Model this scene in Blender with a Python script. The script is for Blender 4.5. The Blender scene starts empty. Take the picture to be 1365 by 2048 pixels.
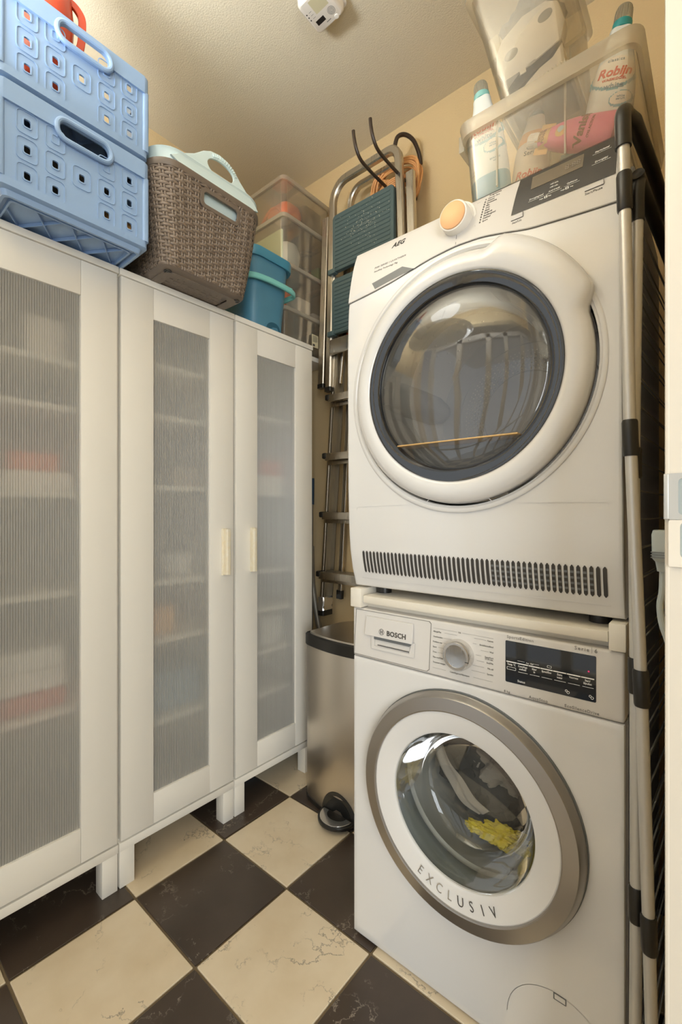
import bpy, bmesh, math, random
from mathutils import Vector, Matrix
random.seed(7)
PI = math.pi
SC = bpy.context.scene
COL = SC.collection

# ------------------------------------------------------------------ camera, world, lights, exposure
cam_d = bpy.data.cameras.new('camera')
cam_d.sensor_fit = 'VERTICAL'; cam_d.sensor_height = 36.0
cam_d.lens = 904.3 * 36.0 / 2048.0
cam_d.shift_y = 0.0005
cam_d.clip_start = 0.01
cam = bpy.data.objects.new('camera', cam_d); COL.objects.link(cam)
cam.location = (0, 0, 1.092)
cam.rotation_euler = (PI / 2, 0, 0.6996)
SC.camera = cam

w = bpy.data.worlds.new('world'); SC.world = w; w.use_nodes = True
w.node_tree.nodes['Background'].inputs[0].default_value = (0.92, 0.96, 1.0, 1)
w.node_tree.nodes['Background'].inputs[1].default_value = 0.35

def area(name, loc, rot, sx, sy, power, col, shape='RECTANGLE'):
    l = bpy.data.lights.new(name, 'AREA'); l.shape = shape; l.size = sx; l.size_y = sy
    l.energy = power; l.color = col
    o = bpy.data.objects.new(name, l); COL.objects.link(o); o.location = loc; o.rotation_euler = rot
    return o
area('front_fill_light', (-0.70, -1.12, 1.25), (math.radians(90), 0, 0), 1.9, 2.2, 4.0, (0.88, 0.95, 1.0))  # added fill panel behind the camera, not a known window
area('hall_fill_light', (2.45, -1.70, 1.35), (math.radians(90), 0, math.radians(56)), 2.0, 2.3, 84, (0.88, 0.95, 1.0))  # added fill panel in the unseen hall
def globe_light(name, loc, r, power, col):
    l = bpy.data.lights.new(name, 'POINT'); l.energy = power; l.color = col; l.shadow_soft_size = r
    o = bpy.data.objects.new(name, l); COL.objects.link(o); o.location = loc
globe_light('room_fill_globe', (-1.10, -0.12, 2.40), 0.15, 2.0, (0.90, 0.955, 1.0))  # added fill globe, unseen, above the uplight
area('fill_uplight', (-1.10, -0.25, 2.05), (PI, 0, 0), 0.5, 0.5, 32, (0.86, 0.93, 1.0), 'DISK')  # added unseen uplight, bounces soft fill off the ceiling
globe_light('hall_fill_globe', (0.62, -0.45, 2.34), 0.12, 3.5, (0.90, 0.955, 1.0))  # added fill globe in the unseen hall

SC.view_settings.view_transform = 'Standard'
SC.view_settings.look = 'None'
SC.view_settings.gamma = 1.0
SC.view_settings.use_curve_mapping = False
SC.view_settings.exposure = 0.58
SC.cycles.use_denoising = True
SC.cycles.max_bounces = 14
SC.cycles.transparent_max_bounces = 24
SC.cycles.transmission_bounces = 10

# ------------------------------------------------------------------ materials
def lin(h):
    h = h.lstrip('#'); o = []
    for i in (0, 2, 4):
        c = int(h[i:i + 2], 16) / 255
        o.append(c / 12.92 if c <= 0.04045 else ((c + 0.055) / 1.055) ** 2.4)
    return (*o, 1.0)

def mat(name, hexc, rough=0.5, metal=0.0, coat=0.0, bump=None, spec=0.5, mottle=None, emit=None):
    m = bpy.data.materials.new(name); m.use_nodes = True
    nt = m.node_tree; N = nt.nodes; L = nt.links
    b = N['Principled BSDF']
    b.inputs['Base Color'].default_value = lin(hexc)
    b.inputs['Roughness'].default_value = rough
    b.inputs['Metallic'].default_value = metal
    b.inputs['Coat Weight'].default_value = coat
    b.inputs['Specular IOR Level'].default_value = spec
    if emit:
        b.inputs['Emission Color'].default_value = lin(emit[0]); b.inputs['Emission Strength'].default_value = emit[1]
    tc = None
    if bump or mottle:
        tc = N.new('ShaderNodeTexCoord')
    if bump:
        n = N.new('ShaderNodeTexNoise'); n.inputs['Scale'].default_value = bump[0]
        n.inputs['Detail'].default_value = bump[2] if len(bump) > 2 else 3
        L.new(tc.outputs['Object'], n.inputs['Vector'])
        bp = N.new('ShaderNodeBump'); bp.inputs['Strength'].default_value = bump[1]
        bp.inputs['Distance'].default_value = 0.002
        L.new(n.outputs['Fac'], bp.inputs['Height']); L.new(bp.outputs['Normal'], b.inputs['Normal'])
    if mottle:
        n = N.new('ShaderNodeTexNoise'); n.inputs['Scale'].default_value = mottle[0]; n.inputs['Detail'].default_value = 5
        L.new(tc.outputs['Object'], n.inputs['Vector'])
        r = N.new('ShaderNodeValToRGB')
        r.color_ramp.elements[0].position = 0.3; r.color_ramp.elements[0].color = lin(mottle[1])
        r.color_ramp.elements[1].position = 0.7; r.color_ramp.elements[1].color = lin(hexc)
        L.new(n.outputs['Fac'], r.inputs['Fac']); L.new(r.outputs['Color'], b.inputs['Base Color'])
    return m

def see_through(name, tint, film, opacity, rough=0.15, gloss=0.05, bump=None):
    """clear moulded plastic or glass: transparent, a share of milky body and a Fresnel gloss"""
    m = bpy.data.materials.new(name); m.use_nodes = True
    nt = m.node_tree; N = nt.nodes; L = nt.links
    N.remove(N['Principled BSDF']); out = N['Material Output']
    t = N.new('ShaderNodeBsdfTransparent'); t.inputs[0].default_value = lin(tint)
    d = N.new('ShaderNodeBsdfDiffuse'); d.inputs[0].default_value = lin(film)
    tl = N.new('ShaderNodeBsdfTranslucent'); tl.inputs[0].default_value = lin(film)
    dm = N.new('ShaderNodeMixShader'); dm.inputs[0].default_value = 0.5
    L.new(d.outputs[0], dm.inputs[1]); L.new(tl.outputs[0], dm.inputs[2])
    mx = N.new('ShaderNodeMixShader'); mx.inputs[0].default_value = opacity
    L.new(t.outputs[0], mx.inputs[1]); L.new(dm.outputs[0], mx.inputs[2])
    g = N.new('ShaderNodeBsdfGlossy'); g.inputs['Roughness'].default_value = rough
    fr = N.new('ShaderNodeFresnel'); fr.inputs['IOR'].default_value = 1.45
    sc = N.new('ShaderNodeMath'); sc.operation = 'MULTIPLY_ADD'; sc.inputs[1].default_value = 0.6; sc.inputs[2].default_value = gloss - 0.03
    sc.use_clamp = True
    L.new(fr.outputs[0], sc.inputs[0])
    m2 = N.new('ShaderNodeMixShader'); L.new(sc.outputs[0], m2.inputs[0])
    L.new(mx.outputs[0], m2.inputs[1]); L.new(g.outputs[0], m2.inputs[2])
    L.new(m2.outputs[0], out.inputs[0])
    return m

def pane_mat(name):
    """frosted fluted polycarbonate: rough refraction blurs what stands behind, a part goes straight through"""
    m = bpy.data.materials.new(name); m.use_nodes = True
    nt = m.node_tree; N = nt.nodes; L = nt.links
    N.remove(N['Principled BSDF']); out = N['Material Output']
    r = N.new('ShaderNodeBsdfRefraction'); r.inputs['Color'].default_value = lin('#F2F1EE')
    r.inputs['Roughness'].default_value = 0.42; r.inputs['IOR'].default_value = 1.12
    t = N.new('ShaderNodeBsdfTransparent'); t.inputs[0].default_value = lin('#F2F2F0')
    a = N.new('ShaderNodeMixShader'); a.inputs[0].default_value = 0.16
    L.new(r.outputs[0], a.inputs[1]); L.new(t.outputs[0], a.inputs[2])
    d = N.new('ShaderNodeBsdfDiffuse'); d.inputs[0].default_value = lin('#F3F0EA')
    tl = N.new('ShaderNodeBsdfTranslucent'); tl.inputs[0].default_value = lin('#F5F3EE')
    dm = N.new('ShaderNodeMixShader'); dm.inputs[0].default_value = 0.5
    L.new(d.outputs[0], dm.inputs[1]); L.new(tl.outputs[0], dm.inputs[2])
    b = N.new('ShaderNodeMixShader'); b.inputs[0].default_value = 0.60
    L.new(a.outputs[0], b.inputs[1]); L.new(dm.outputs[0], b.inputs[2])
    g = N.new('ShaderNodeBsdfGlossy'); g.inputs['Roughness'].default_value = 0.25
    c = N.new('ShaderNodeMixShader'); c.inputs[0].default_value = 0.05
    L.new(b.outputs[0], c.inputs[1]); L.new(g.outputs[0], c.inputs[2])
    L.new(c.outputs[0], out.inputs[0])
    return m

def tile_mat(name, base, dark, vein, vein_amt, rough):
    m = bpy.data.materials.new(name); m.use_nodes = True
    nt = m.node_tree; N = nt.nodes; L = nt.links; b = N['Principled BSDF']
    geo = N.new('ShaderNodeNewGeometry')
    n1 = N.new('ShaderNodeTexNoise'); n1.inputs['Scale'].default_value = 7; n1.inputs['Detail'].default_value = 6
    L.new(geo.outputs['Position'], n1.inputs['Vector'])
    r1 = N.new('ShaderNodeValToRGB'); r1.color_ramp.elements[0].position = .3; r1.color_ramp.elements[1].position = .68
    r1.color_ramp.elements[0].color = lin(dark); r1.color_ramp.elements[1].color = lin(base)
    L.new(n1.outputs['Fac'], r1.inputs['Fac'])
    n2 = N.new('ShaderNodeTexNoise'); n2.inputs['Scale'].default_value = 4.2; n2.inputs['Detail'].default_value = 7; n2.inputs['Roughness'].default_value = .62
    L.new(geo.outputs['Position'], n2.inputs['Vector'])
    s = N.new('ShaderNodeMath'); s.operation = 'SUBTRACT'; s.inputs[1].default_value = .5
    L.new(n2.outputs['Fac'], s.inputs[0])
    ab = N.new('ShaderNodeMath'); ab.operation = 'ABSOLUTE'; L.new(s.outputs[0], ab.inputs[0])
    lt = N.new('ShaderNodeMapRange'); lt.inputs['From Min'].default_value = 0.0; lt.inputs['From Max'].default_value = 0.007
    lt.inputs['To Min'].default_value = 1; lt.inputs['To Max'].default_value = 0
    L.new(ab.outputs[0], lt.inputs['Value'])
    n3 = N.new('ShaderNodeTexNoise'); n3.inputs['Scale'].default_value = 8.5; n3.inputs['Detail'].default_value = 4
    L.new(geo.outputs['Position'], n3.inputs['Vector'])
    mk = N.new('ShaderNodeMapRange'); mk.inputs['From Min'].default_value = .49; mk.inputs['From Max'].default_value = .60
    L.new(n3.outputs['Fac'], mk.inputs['Value'])
    mu = N.new('ShaderNodeMath'); mu.operation = 'MULTIPLY'; L.new(lt.outputs[0], mu.inputs[0]); L.new(mk.outputs[0], mu.inputs[1])
    m3 = N.new('ShaderNodeMath'); m3.operation = 'MULTIPLY'; m3.inputs[1].default_value = vein_amt; L.new(mu.outputs[0], m3.inputs[0])
    mx = N.new('ShaderNodeMix'); mx.data_type = 'RGBA'
    L.new(m3.outputs[0], mx.inputs['Factor']); L.new(r1.outputs['Color'], mx.inputs['A']); mx.inputs['B'].default_value = lin(vein)
    L.new(mx.outputs['Result'], b.inputs['Base Color'])
    b.inputs['Roughness'].default_value = rough
    nb = N.new('ShaderNodeTexNoise'); nb.inputs['Scale'].default_value = 60; L.new(geo.outputs['Position'], nb.inputs['Vector'])
    bp = N.new('ShaderNodeBump'); bp.inputs['Strength'].default_value = .12; bp.inputs['Distance'].default_value = .001
    L.new(nb.outputs['Fac'], bp.inputs['Height']); L.new(bp.outputs['Normal'], b.inputs['Normal'])
    return m

def brushed(name, hexc, rough, stretch=(1, 1, 40), amt=.35):
    m = mat(name, hexc, rough, 1.0)
    nt = m.node_tree; N = nt.nodes; L = nt.links; b = N['Principled BSDF']
    tc = N.new('ShaderNodeTexCoord'); mp = N.new('ShaderNodeMapping'); mp.inputs['Scale'].default_value = stretch
    n = N.new('ShaderNodeTexNoise'); n.inputs['Scale'].default_value = 9; n.inputs['Detail'].default_value = 4
    L.new(tc.outputs['Object'], mp.inputs[0]); L.new(mp.outputs[0], n.inputs['Vector'])
    r = N.new('ShaderNodeMapRange'); r.inputs['To Min'].default_value = max(.05, rough - amt / 2); r.inputs['To Max'].default_value = rough + amt / 2
    L.new(n.outputs['Fac'], r.inputs['Value']); L.new(r.outputs[0], b.inputs['Roughness'])
    return m

M = dict(
    wall=mat('stucco_wall', '#DCC498', .9, bump=(160, .55, 4)),
    ceiling=mat('spray_ceiling', '#DDD1B8', .92, bump=(210, .6, 3)),
    hallwall=mat('hall_paint', '#E9E3D8', .8, bump=(120, .1, 3)),
    grout=mat('grout', '#7A6A52', .95, bump=(300, .5, 3)),
    tile_light=tile_mat('beige_tile', '#E6D6BB', '#D8C5A6', '#6E6458', .75, .33),
    tile_dark=tile_mat('brown_tile', '#4C4037', '#40362F', '#B9AC9C', .55, .28),
    gloss_trim=mat('gloss_paint', '#E7DECF', .22),
    cab=mat('white_foil', '#F2EDE3', .38, bump=(90, .05, 3)),
    cab_in=mat('cabinet_inside', '#E5DFD2', .6),
    pane=pane_mat('fluted_pane'),
    handle=mat('ivory_handle', '#EFE7D3', .35, mottle=(60, '#EBDDBE')),
    enamel=mat('white_enamel', '#E0DDD9', .17, coat=.35),
    enamel_side=mat('enamel_side', '#E2DFDB', .25, coat=.2),
    fascia=mat('white_fascia', '#DAD5CF', .36, coat=.05),
    cream=mat('cream_steel', '#E7DFD0', .35),
    greygrip=mat('grey_plastic', '#6D6F6F', .35),
    palegrey=mat('pale_grey_plastic', '#D6D3D0', .3),
    doorgrey=mat('door_grey_plastic', '#C9C6C3', .28, coat=.2),
    black=mat('black_plastic', '#24221F', .32),
    darkglass=mat('dark_glass', '#2B2623', .06, coat=.6),
    lcd=mat('lcd_window', '#7C705F', .12),
    navyglass=mat('navy_display', '#262A30', .05, coat=.7),
    smoke=mat('smoked_ring', '#1C1D1F', .05, coat=.8, spec=.7),
    printdark=mat('dark_print', '#4A4540', .6),
    printgrey=mat('grey_print', '#8A857E', .6),
    printwhite=mat('white_print', '#F4F2EE', .5),
    printred=mat('red_print', '#D4512F', .5),
    printblue=mat('blue_print', '#7C99AE', .5),
    printbrown=mat('brown_print', '#8B5A3A', .5),
    chrome=mat('chrome', '#DAD8D5', .2, .9),
    spun=brushed('spun_steel', '#C9CACA', .25, (30, 30, 1), .2),
    copper=mat('peach_cap', '#DDAB7C', .42, .25),
    satin=brushed('satin_ring', '#B7B3AE', .36, (1, 1, 1), .1),
    alu=brushed('brushed_aluminium', '#C9C2B6', .32, (30, 30, 1)),
    alu_dark=brushed('ribbed_aluminium', '#A79F90', .45, (30, 30, 1)),
    steel=brushed('stainless_steel', '#D8D0C4', .36, (1.2, 1.2, .5), .16),
    drum=mat('drum_steel', '#F0EAE2', .36, .1),
    drumdark=mat('drum_back', '#D0CDC9', .38, .15),
    rubber=mat('rubber_gasket', '#6E706C', .45),
    glass=see_through('door_glass', '#F1F0EE', '#C8C5C0', .07, .03, .12),
    bowl=see_through('bowl_glass', '#ECEFEC', '#B9BEB9', .07, .02, .07),
    clear=see_through('clear_plastic', '#FCFAF6', '#F9F1E2', .11, .12, .04),
    clear_rim=see_through('clear_rim', '#F8F3E8', '#FBF4E4', .42, .15, .05),
    cap_clear=see_through('dosing_cap', '#F4F2EC', '#EDE8DE', .35, .1, .06),
    crate=mat('crate_blue', '#93B0D6', .36, spec=.45),
    crate_in=mat('crate_blue_inner', '#88A5CE', .45),
    rattan=mat('brown_rattan', '#8F7F70', .38, mottle=(45, '#77685A')),
    rattan_dark=mat('brown_base', '#776A5E', .45),
    mint=mat('mint_plastic', '#D6E8E8', .35),
    teal=mat('teal_bucket', '#578DA6', .38, mottle=(9, '#4F849D')),
    tealrim=mat('teal_rim', '#4A8FAA', .32),
    turq=mat('turquoise_handle', '#86D0C8', .35),
    tread=mat('green_tread', '#4C5F60', .5, bump=(200, .2, 3)),
    paint=mat('paint_speck', '#B9B7A6', .8),
    cordorange=mat('orange_cord', '#DFA468', .5),
    pole=mat('silver_tube', '#CFCCC6', .34, .45, bump=(300, .1, 2)),
    strike=mat('strike_steel', '#C9C7C2', .4, .4),
    wire=mat('grey_wire', '#8E9196', .35),
    hook=mat('dark_hook', '#3A2C22', .35),
    red=mat('red_plastic', '#C8431F', .25),
    orange=mat('orange_plastic', '#E8703A', .4),
    navy=mat('gap_panel_pale', '#C2CCE4', .45),  # pale blue of the stand-in board, lightened to offset the dark gap
    charcoal=mat('charcoal_cloth', '#5E5955', .95, bump=(120, .8, 5)),
    taupe=mat('taupe_cloth', '#B3A79C', .95, bump=(150, .8, 5)),
    yellow=mat('yellow_cloth', '#F0D43A', .85, bump=(120, .6, 4)),
    white=mat('white_plastic', '#F0EBE2', .35),
    bottle=mat('bottle_white', '#E8EFF1', .3),
    bottleblue=mat('bottle_blue', '#7FB6CC', .3),
    bottlebase=mat('bottle_base_blue', '#5FA3BE', .3),
    bottleneck=mat('bottle_neck_aqua', '#8CCBCB', .3),
    bottleteal=mat('bottle_neck_teal', '#2FA0A8', .3),
    cream_bottle=mat('cream_bottle', '#F1E6D6', .35),
    peach=mat('peach_label', '#F0B36A', .4),
    pink=mat('pink_bottle', '#EE7FA3', .28),
    gold=mat('gold_label', '#D8B074', .35, .2),
    bluepack=mat('blue_pack', '#BCD6E4', .35),
    bluepack2=mat('blue_pack_edge', '#7E9BB0', .4),
    navycloth=mat('navy_cloth', '#5B6680', .8, bump=(40, .8, 4)),
    darkcloth=mat('dark_cloth', '#4A453E', .9, bump=(60, .6, 4)),
    paper=mat('paper', '#EFE8DB', .8),
    tissue=mat('tissue', '#F3ECDF', .85, bump=(60, .6, 4)),
    kraft=mat('kraft_label', '#D8CDAA', .7),
    palegreen=mat('pale_green_card', '#CBDDB4', .6),
    green=mat('green_plastic', '#7E9B57', .45),
    greypole=mat('grey_pole', '#9C968A', .4, .3),
    bluegrip=mat('blue_grip', '#2F4A66', .4),
    plugg=mat('grey_plug', '#A9B0AE', .4),
    detector=mat('detector_white', '#ECE4DA', .35),
    detlabel=mat('detector_label', '#CFC6A4', .5),
    lamp=mat('lamp_diffuser', '#FFF3DC', .5, emit=('#FFE7C2', 2.0)),
)

# ------------------------------------------------------------------ mesh helpers
class B:
    def __init__(s): s.bm = bmesh.new()
    def face(s, vs):
        try: return s.bm.faces.new(vs)
        except ValueError: return None
    def v(s, p): return s.bm.verts.new(p)
    def box(s, x0, x1, y0, y1, z0, z1, bev=0.0, seg=2):
        t = bmesh.new()
        r = bmesh.ops.create_cube(t, size=1.0)
        for q in r['verts']:
            q.co = Vector((x0 + (q.co.x + .5) * (x1 - x0), y0 + (q.co.y + .5) * (y1 - y0), z0 + (q.co.z + .5) * (z1 - z0)))
        if bev > 0:
            bmesh.ops.bevel(t, geom=list(t.edges), offset=bev, segments=seg, affect='EDGES', profile=.5)
        s.join(t); return s
    def join(s, t, mx=None):
        mp = {}
        for q in t.verts: mp[q] = s.bm.verts.new(mx @ q.co if mx else q.co)
        for f in t.faces:
            s.face([mp[q] for q in f.verts])
        t.free(); return s
    def sweep(s, pts, prof, up=(0, 0, 1), closed=False, caps=True, scale=None):
        pts = [Vector(p) for p in pts]; n = len(pts); rings = []
        ref = Vector(up)
        for i, p in enumerate(pts):
            if closed: d = pts[(i + 1) % n] - pts[i - 1]
            else: d = pts[min(i + 1, n - 1)] - pts[max(i - 1, 0)]
            d.normalize()
            side = d.cross(ref)
            if side.length < 1e-5: side = d.cross(Vector((1, .3, 0)))
            side.normalize(); nu = side.cross(d).normalized(); ref = nu
            k = scale[i] if scale else 1.0
            rings.append([s.v(p + side * a * k + nu * b * k) for a, b in prof])
        s.rings(rings, closed, caps); return s
    def rings(s, rings, closed=False, caps=True, wrap=True):
        n = len(rings); k = len(rings[0])
        for i in range(n if closed else n - 1):
            a, b = rings[i], rings[(i + 1) % n]
            for j in range(k if wrap else k - 1):
                s.face([a[j], a[(j + 1) % k], b[(j + 1) % k], b[j]])
        if caps and not closed:
            s.face(list(reversed(rings[0]))); s.face(rings[-1])
    def tube(s, pts, r, n=10, closed=False, caps=True, up=(0, 0, 1), scale=None):
        return s.sweep(pts, [(r * math.cos(2 * PI * i / n), r * math.sin(2 * PI * i / n)) for i in range(n)], up, closed, caps, scale)
    def bar(s, pts, a, b, up=(0, 0, 1), closed=False, ch=.25):
        c = min(a, b) * ch / 2; a /= 2; b /= 2
        prof = [(-a + c, -b), (a - c, -b), (a, -b + c), (a, b - c), (a - c, b), (-a + c, b), (-a, b - c), (-a, -b + c)]
        return s.sweep(pts, prof, up, closed)
    def loft(s, rings, caps=(True, True)):
        rr = [[s.v(p) for p in r] for r in rings]
        s.rings(rr, False, False)
        if caps[0]: s.face(list(reversed(rr[0])))
        if caps[1]: s.face(rr[-1])
        return s
    def lathe(s, prof, c, ax='Z', n=48, closed=False, cap=False):
        """prof: (radius, height along axis) pairs"""
        c = Vector(c)
        def P(r, h, a):
            x, y = r * math.cos(a), r * math.sin(a)
            if ax == 'Z': return c + Vector((x, y, h))
            if ax == 'Y': return c + Vector((x, h, y))
            return c + Vector((h, x, y))
        rr = [[s.v(P(r, h, 2 * PI * i / n)) for i in range(n)] for r, h in prof]
        s.rings(rr, closed, False)
        if cap:
            s.face(list(reversed(rr[0]))); s.face(rr[-1])
        return s
    def grid(s, fn, nu, nv, wrapu=False):
        g = [[s.v(fn(i / nu, j / nv)) for j in range(nv + 1)] for i in range(nu if wrapu else nu + 1)]
        for i in range(nu):
            a, b = g[i], g[(i + 1) % len(g)]
            for j in range(nv):
                s.face([a[j], b[j], b[j + 1], a[j + 1]])
        return g
    def prism(s, out, f, w0, w1):
        """outline (u,v) extruded from depth w0 to w1 through mapping f(u,v,w)"""
        a = [s.v(f(u, v, w0)) for u, v in out]; b = [s.v(f(u, v, w1)) for u, v in out]
        s.rings([a, b], False, True); return s
    def plate(s, out, holes, f, thick, bev=0.0):
        """outline with holes, filled by a 2-D curve, mapped by f(u,v,w); w runs 0..-thick"""
        cu = bpy.data.curves.new('plate', 'CURVE'); cu.dimensions = '2D'; cu.fill_mode = 'BOTH'
        cu.extrude = max(thick / 2 - bev, 1e-5); cu.bevel_depth = bev; cu.bevel_resolution = 1
        for pl in [out] + list(holes):
            sp = cu.splines.new('POLY'); sp.points.add(len(pl) - 1)
            for p, (u, v) in zip(sp.points, pl): p.co = (u, v, 0, 1)
            sp.use_cyclic_u = True
        s._curve(cu, lambda c: f(c.x, c.y, c.z - thick / 2)); return s
    def _curve(s, cu, g):
        o = bpy.data.objects.new('tmp', cu); COL.objects.link(o)
        dg = bpy.context.evaluated_depsgraph_get(); dg.update()
        me = o.evaluated_get(dg).to_mesh()
        vs = [s.v(g(q.co)) for q in me.vertices]
        for p in me.polygons: s.face([vs[i] for i in p.vertices])
        o.evaluated_get(dg).to_mesh_clear()
        bpy.data.objects.remove(o)
        if isinstance(cu, bpy.types.Curve): bpy.data.curves.remove(cu)
    def text(s, txt, u, v, size, f, align='LEFT', shear=0, bold=0, space=1, ext=.0003, res=2, line=.9, rot=0, sx=1.0):
        cu = bpy.data.curves.new('text', 'FONT'); cu.body = txt; cu.size = size; cu.align_x = align
        cu.shear = shear; cu.offset = bold; cu.space_character = space; cu.space_line = line
        cu.resolution_u = res; cu.extrude = ext
        ca, sa = math.cos(rot), math.sin(rot)
        s._curve(cu, lambda c: f(u + ca * c.x * sx - sa * c.y, v + sa * c.x * sx + ca * c.y, c.z)); return s

def mesh(name, b, m, angle=35):
    bmesh.ops.recalc_face_normals(b.bm, faces=list(b.bm.faces))
    me = bpy.data.meshes.new(name); b.bm.to_mesh(me); b.bm.free()
    me.shade_smooth(); me.set_sharp_from_angle(angle=math.radians(angle))
    me.materials.append(m)
    return me

def obj(name, b, m, parent=None, base=(0, 0, 0), angle=35, label=None, kind=None):
    """link one mesh; geometry was drawn in world coordinates, so shift it to the thing's base"""
    if any(base): bmesh.ops.translate(b.bm, verts=list(b.bm.verts), vec=-Vector(base))
    o = bpy.data.objects.new(name, mesh(name, b, m, angle)); COL.objects.link(o)
    if parent: o.parent = parent
    else: o.location = base
    if label: o['label'] = label
    if kind: o['kind'] = kind
    return o

class T:
    """a thing: an Empty at its base; parts are drawn in world coordinates (or local ones with loc=True)"""
    def __init__(s, name, label, cat, base, group=None, rot=(0, 0, 0), local=False):
        o = bpy.data.objects.new(name, None); COL.objects.link(o); o.empty_display_size = .05
        o.location = base; o.rotation_euler = rot; o['label'] = label; o['category'] = cat
        if group: o['group'] = group
        s.o = o; s.base = (0, 0, 0) if local else base
    def part(s, name, b, m, parent=None, angle=35, label=None, kind=None):
        return obj(name, b, m, parent or s.o, s.base, angle, label, kind)

def single(name, b, m, label, cat, base, group=None, angle=35):
    o = obj(name, b, m, None, base, angle, label); o['category'] = cat
    if group: o['group'] = group
    return o

def struct(name, b, m, parent=None, angle=35):
    o = obj(name, b, m, parent, (0, 0, 0), angle)
    if not parent: o['kind'] = 'structure'
    return o

def copy_tree(o, parent=None):
    c = o.copy(); COL.objects.link(c)
    if parent: c.parent = parent
    for ch in list(o.children): copy_tree(ch, c)
    return c

def dup(t, base, label, group=None):
    c = copy_tree(t.o if isinstance(t, T) else t); c.location = base; c['label'] = label
    if group: c['group'] = group
    return c

def rrect(cx, cy, hw, hd, r, k=5):
    out = []
    for qx, qy, a0 in ((1, 1, 0), (-1, 1, 90), (-1, -1, 180), (1, -1, 270)):
        for i in range(k + 1):
            a = math.radians(a0 + 90 * i / k)
            out.append((cx + qx * (hw - r) + r * math.cos(a), cy + qy * (hd - r) + r * math.sin(a)))
    return out
def ring3(cx, cy, hw, hd, r, z, k=5): return [(x, y, z) for x, y in rrect(cx, cy, hw, hd, r, k)]
def circle(cx, cy, r, n=24, a0=0): return [(cx + r * math.cos(a0 + 2 * PI * i / n), cy + r * math.sin(a0 + 2 * PI * i / n)) for i in range(n)]
def ell(cx, cy, a, b, n=24): return [(cx + a * math.cos(2 * PI * i / n), cy + b * math.sin(2 * PI * i / n)) for i in range(n)]
def lerp(a, b, t): return a + (b - a) * t
def interp(x, pts):
    if x <= pts[0][0]: return pts[0][1]
    for (a, fa), (b, fb) in zip(pts, pts[1:]):
        if x <= b:
            t = (x - a) / (b - a); return fa + (fb - fa) * t
    return pts[-1][1]
def smooth_path(pts, n=6):
    """Catmull-Rom through the points"""
    P = [Vector(p) for p in pts]; out = []
    for i in range(len(P) - 1):
        p0, p1, p2, p3 = P[max(i - 1, 0)], P[i], P[i + 1], P[min(i + 2, len(P) - 1)]
        for k in range(n):
            t = k / n
            out.append(.5 * ((2 * p1) + (p2 - p0) * t + (2 * p0 - 5 * p1 + 4 * p2 - p3) * t * t + (3 * p1 - p0 - 3 * p2 + p3) * t ** 3))
    out.append(P[-1]); return out

# ------------------------------------------------------------------ the setting
XW, YB, ZC = -1.831, 1.600, 2.700          # left wall, back wall, ceiling
XR = -0.040                                 # room face of the wall with the doorway
fl = struct('floor', B().box(XW - .1, 2.9, -3.1, YB + .1, -.06, -.004), M['grout'])
TX, TY, TP = -1.2712, 0.3055, 0.2995
tile_mesh = {}
for key in ('tile_light', 'tile_dark'):
    b = B().box(-TP / 2 + .0032, TP / 2 - .0032, -TP / 2 + .0032, TP / 2 - .0032, -.008, 0, .0012, 1)
    tile_mesh[key] = mesh('tile', b, M[key])
for i in range(-2, 9):
    for j in range(-5, 5):
        x, y = TX + (i + .5) * TP * 1.012, TY + (j + .5) * TP
        if x > 1.4 or y > YB + .1: continue
        o = bpy.data.objects.new('tile', tile_mesh['tile_light' if (i + j) % 2 == 0 else 'tile_dark'])
        COL.objects.link(o); o.parent = fl; o.location = (x, y, random.uniform(-.0004, .0004)); o.scale.x = 1.012
struct('ceiling', B().box(XW - .1, 2.9, -3.1, YB + .1, ZC, ZC + .08), M['ceiling'])
struct('wall_left', B().box(XW - .1, XW, -.8, YB + .1, 0, ZC), M['wall'])
struct('wall_back', B().box(XW, .15, YB, YB + .1, 0, ZC), M['wall'])
struct('wall_front', B().box(XW, -1.68, -.85, -.75, 0, ZC).box(-1.68, .28, -.85, -.75, 2.42, ZC), M['wall'])
struct('wall_right', B().box(XR, .06, .66, YB, 0, ZC).box(XR, .06, -.75, -.36, 2.36, ZC).box(XR, .06, -.36, .66, 2.36, ZC), M['wall'])
struct('wall_hall', B().box(2.8, 2.9, -3.1, YB, 0, ZC).box(.06, 2.8, YB - .1, YB, 0, ZC).box(.36, 2.8, -3.1, -3.0, 0, ZC).box(.28, .36, -3.0, -.85, 0, ZC), M['hallwall'])
# door frame: the strike-side jamb at the far side of the doorway
dj = struct('trim_1', B().box(-.0452, .068, .602, .662, 0, 2.36, .003).box(-.0472, -.0405, .602, .655, 0, 2.40, .003), M['gloss_trim'])
dj2 = struct('trim_2', B().box(-.0452, .068, -.362, -.302, 0, 2.36, .003).box(-.0452, .068, -.302, .602, 2.30, 2.36, .003), M['gloss_trim'])
fy = lambda u, v, w: (u, .5985 - w, v)
struct('strike_recess', B().box(-.0375, .024, .6006, .6016, 1.038, 1.131), M['plugg'], dj)
sp = B().plate(rrect(-.010, 1.1092, .0335, .0248, .002, 3), [rrect(-.004, 1.1090, .0310, .0195, .004)], fy, .0022)
struct('strike_plate', sp, M['strike'], dj)
struct('strike_edge', B().box(-.0478, -.0430, .598, .622, 1.0845, 1.134, .0012), M['strike'], dj)
struct('strike_cover', B().plate(rrect(-.010, 1.059, .0335, .0250, .002, 3), [rrect(-.002, 1.0625, .0315, .0200, .006)], fy, .0022), M['gloss_trim'], dj)
struct('paper_flap', B().prism([(-.0487, 1.091), (-.0440, 1.093), (-.0440, 1.078)], lambda u, v, w: (u, .612 + w, v), 0, .0006), M['paper'], dj)
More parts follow.
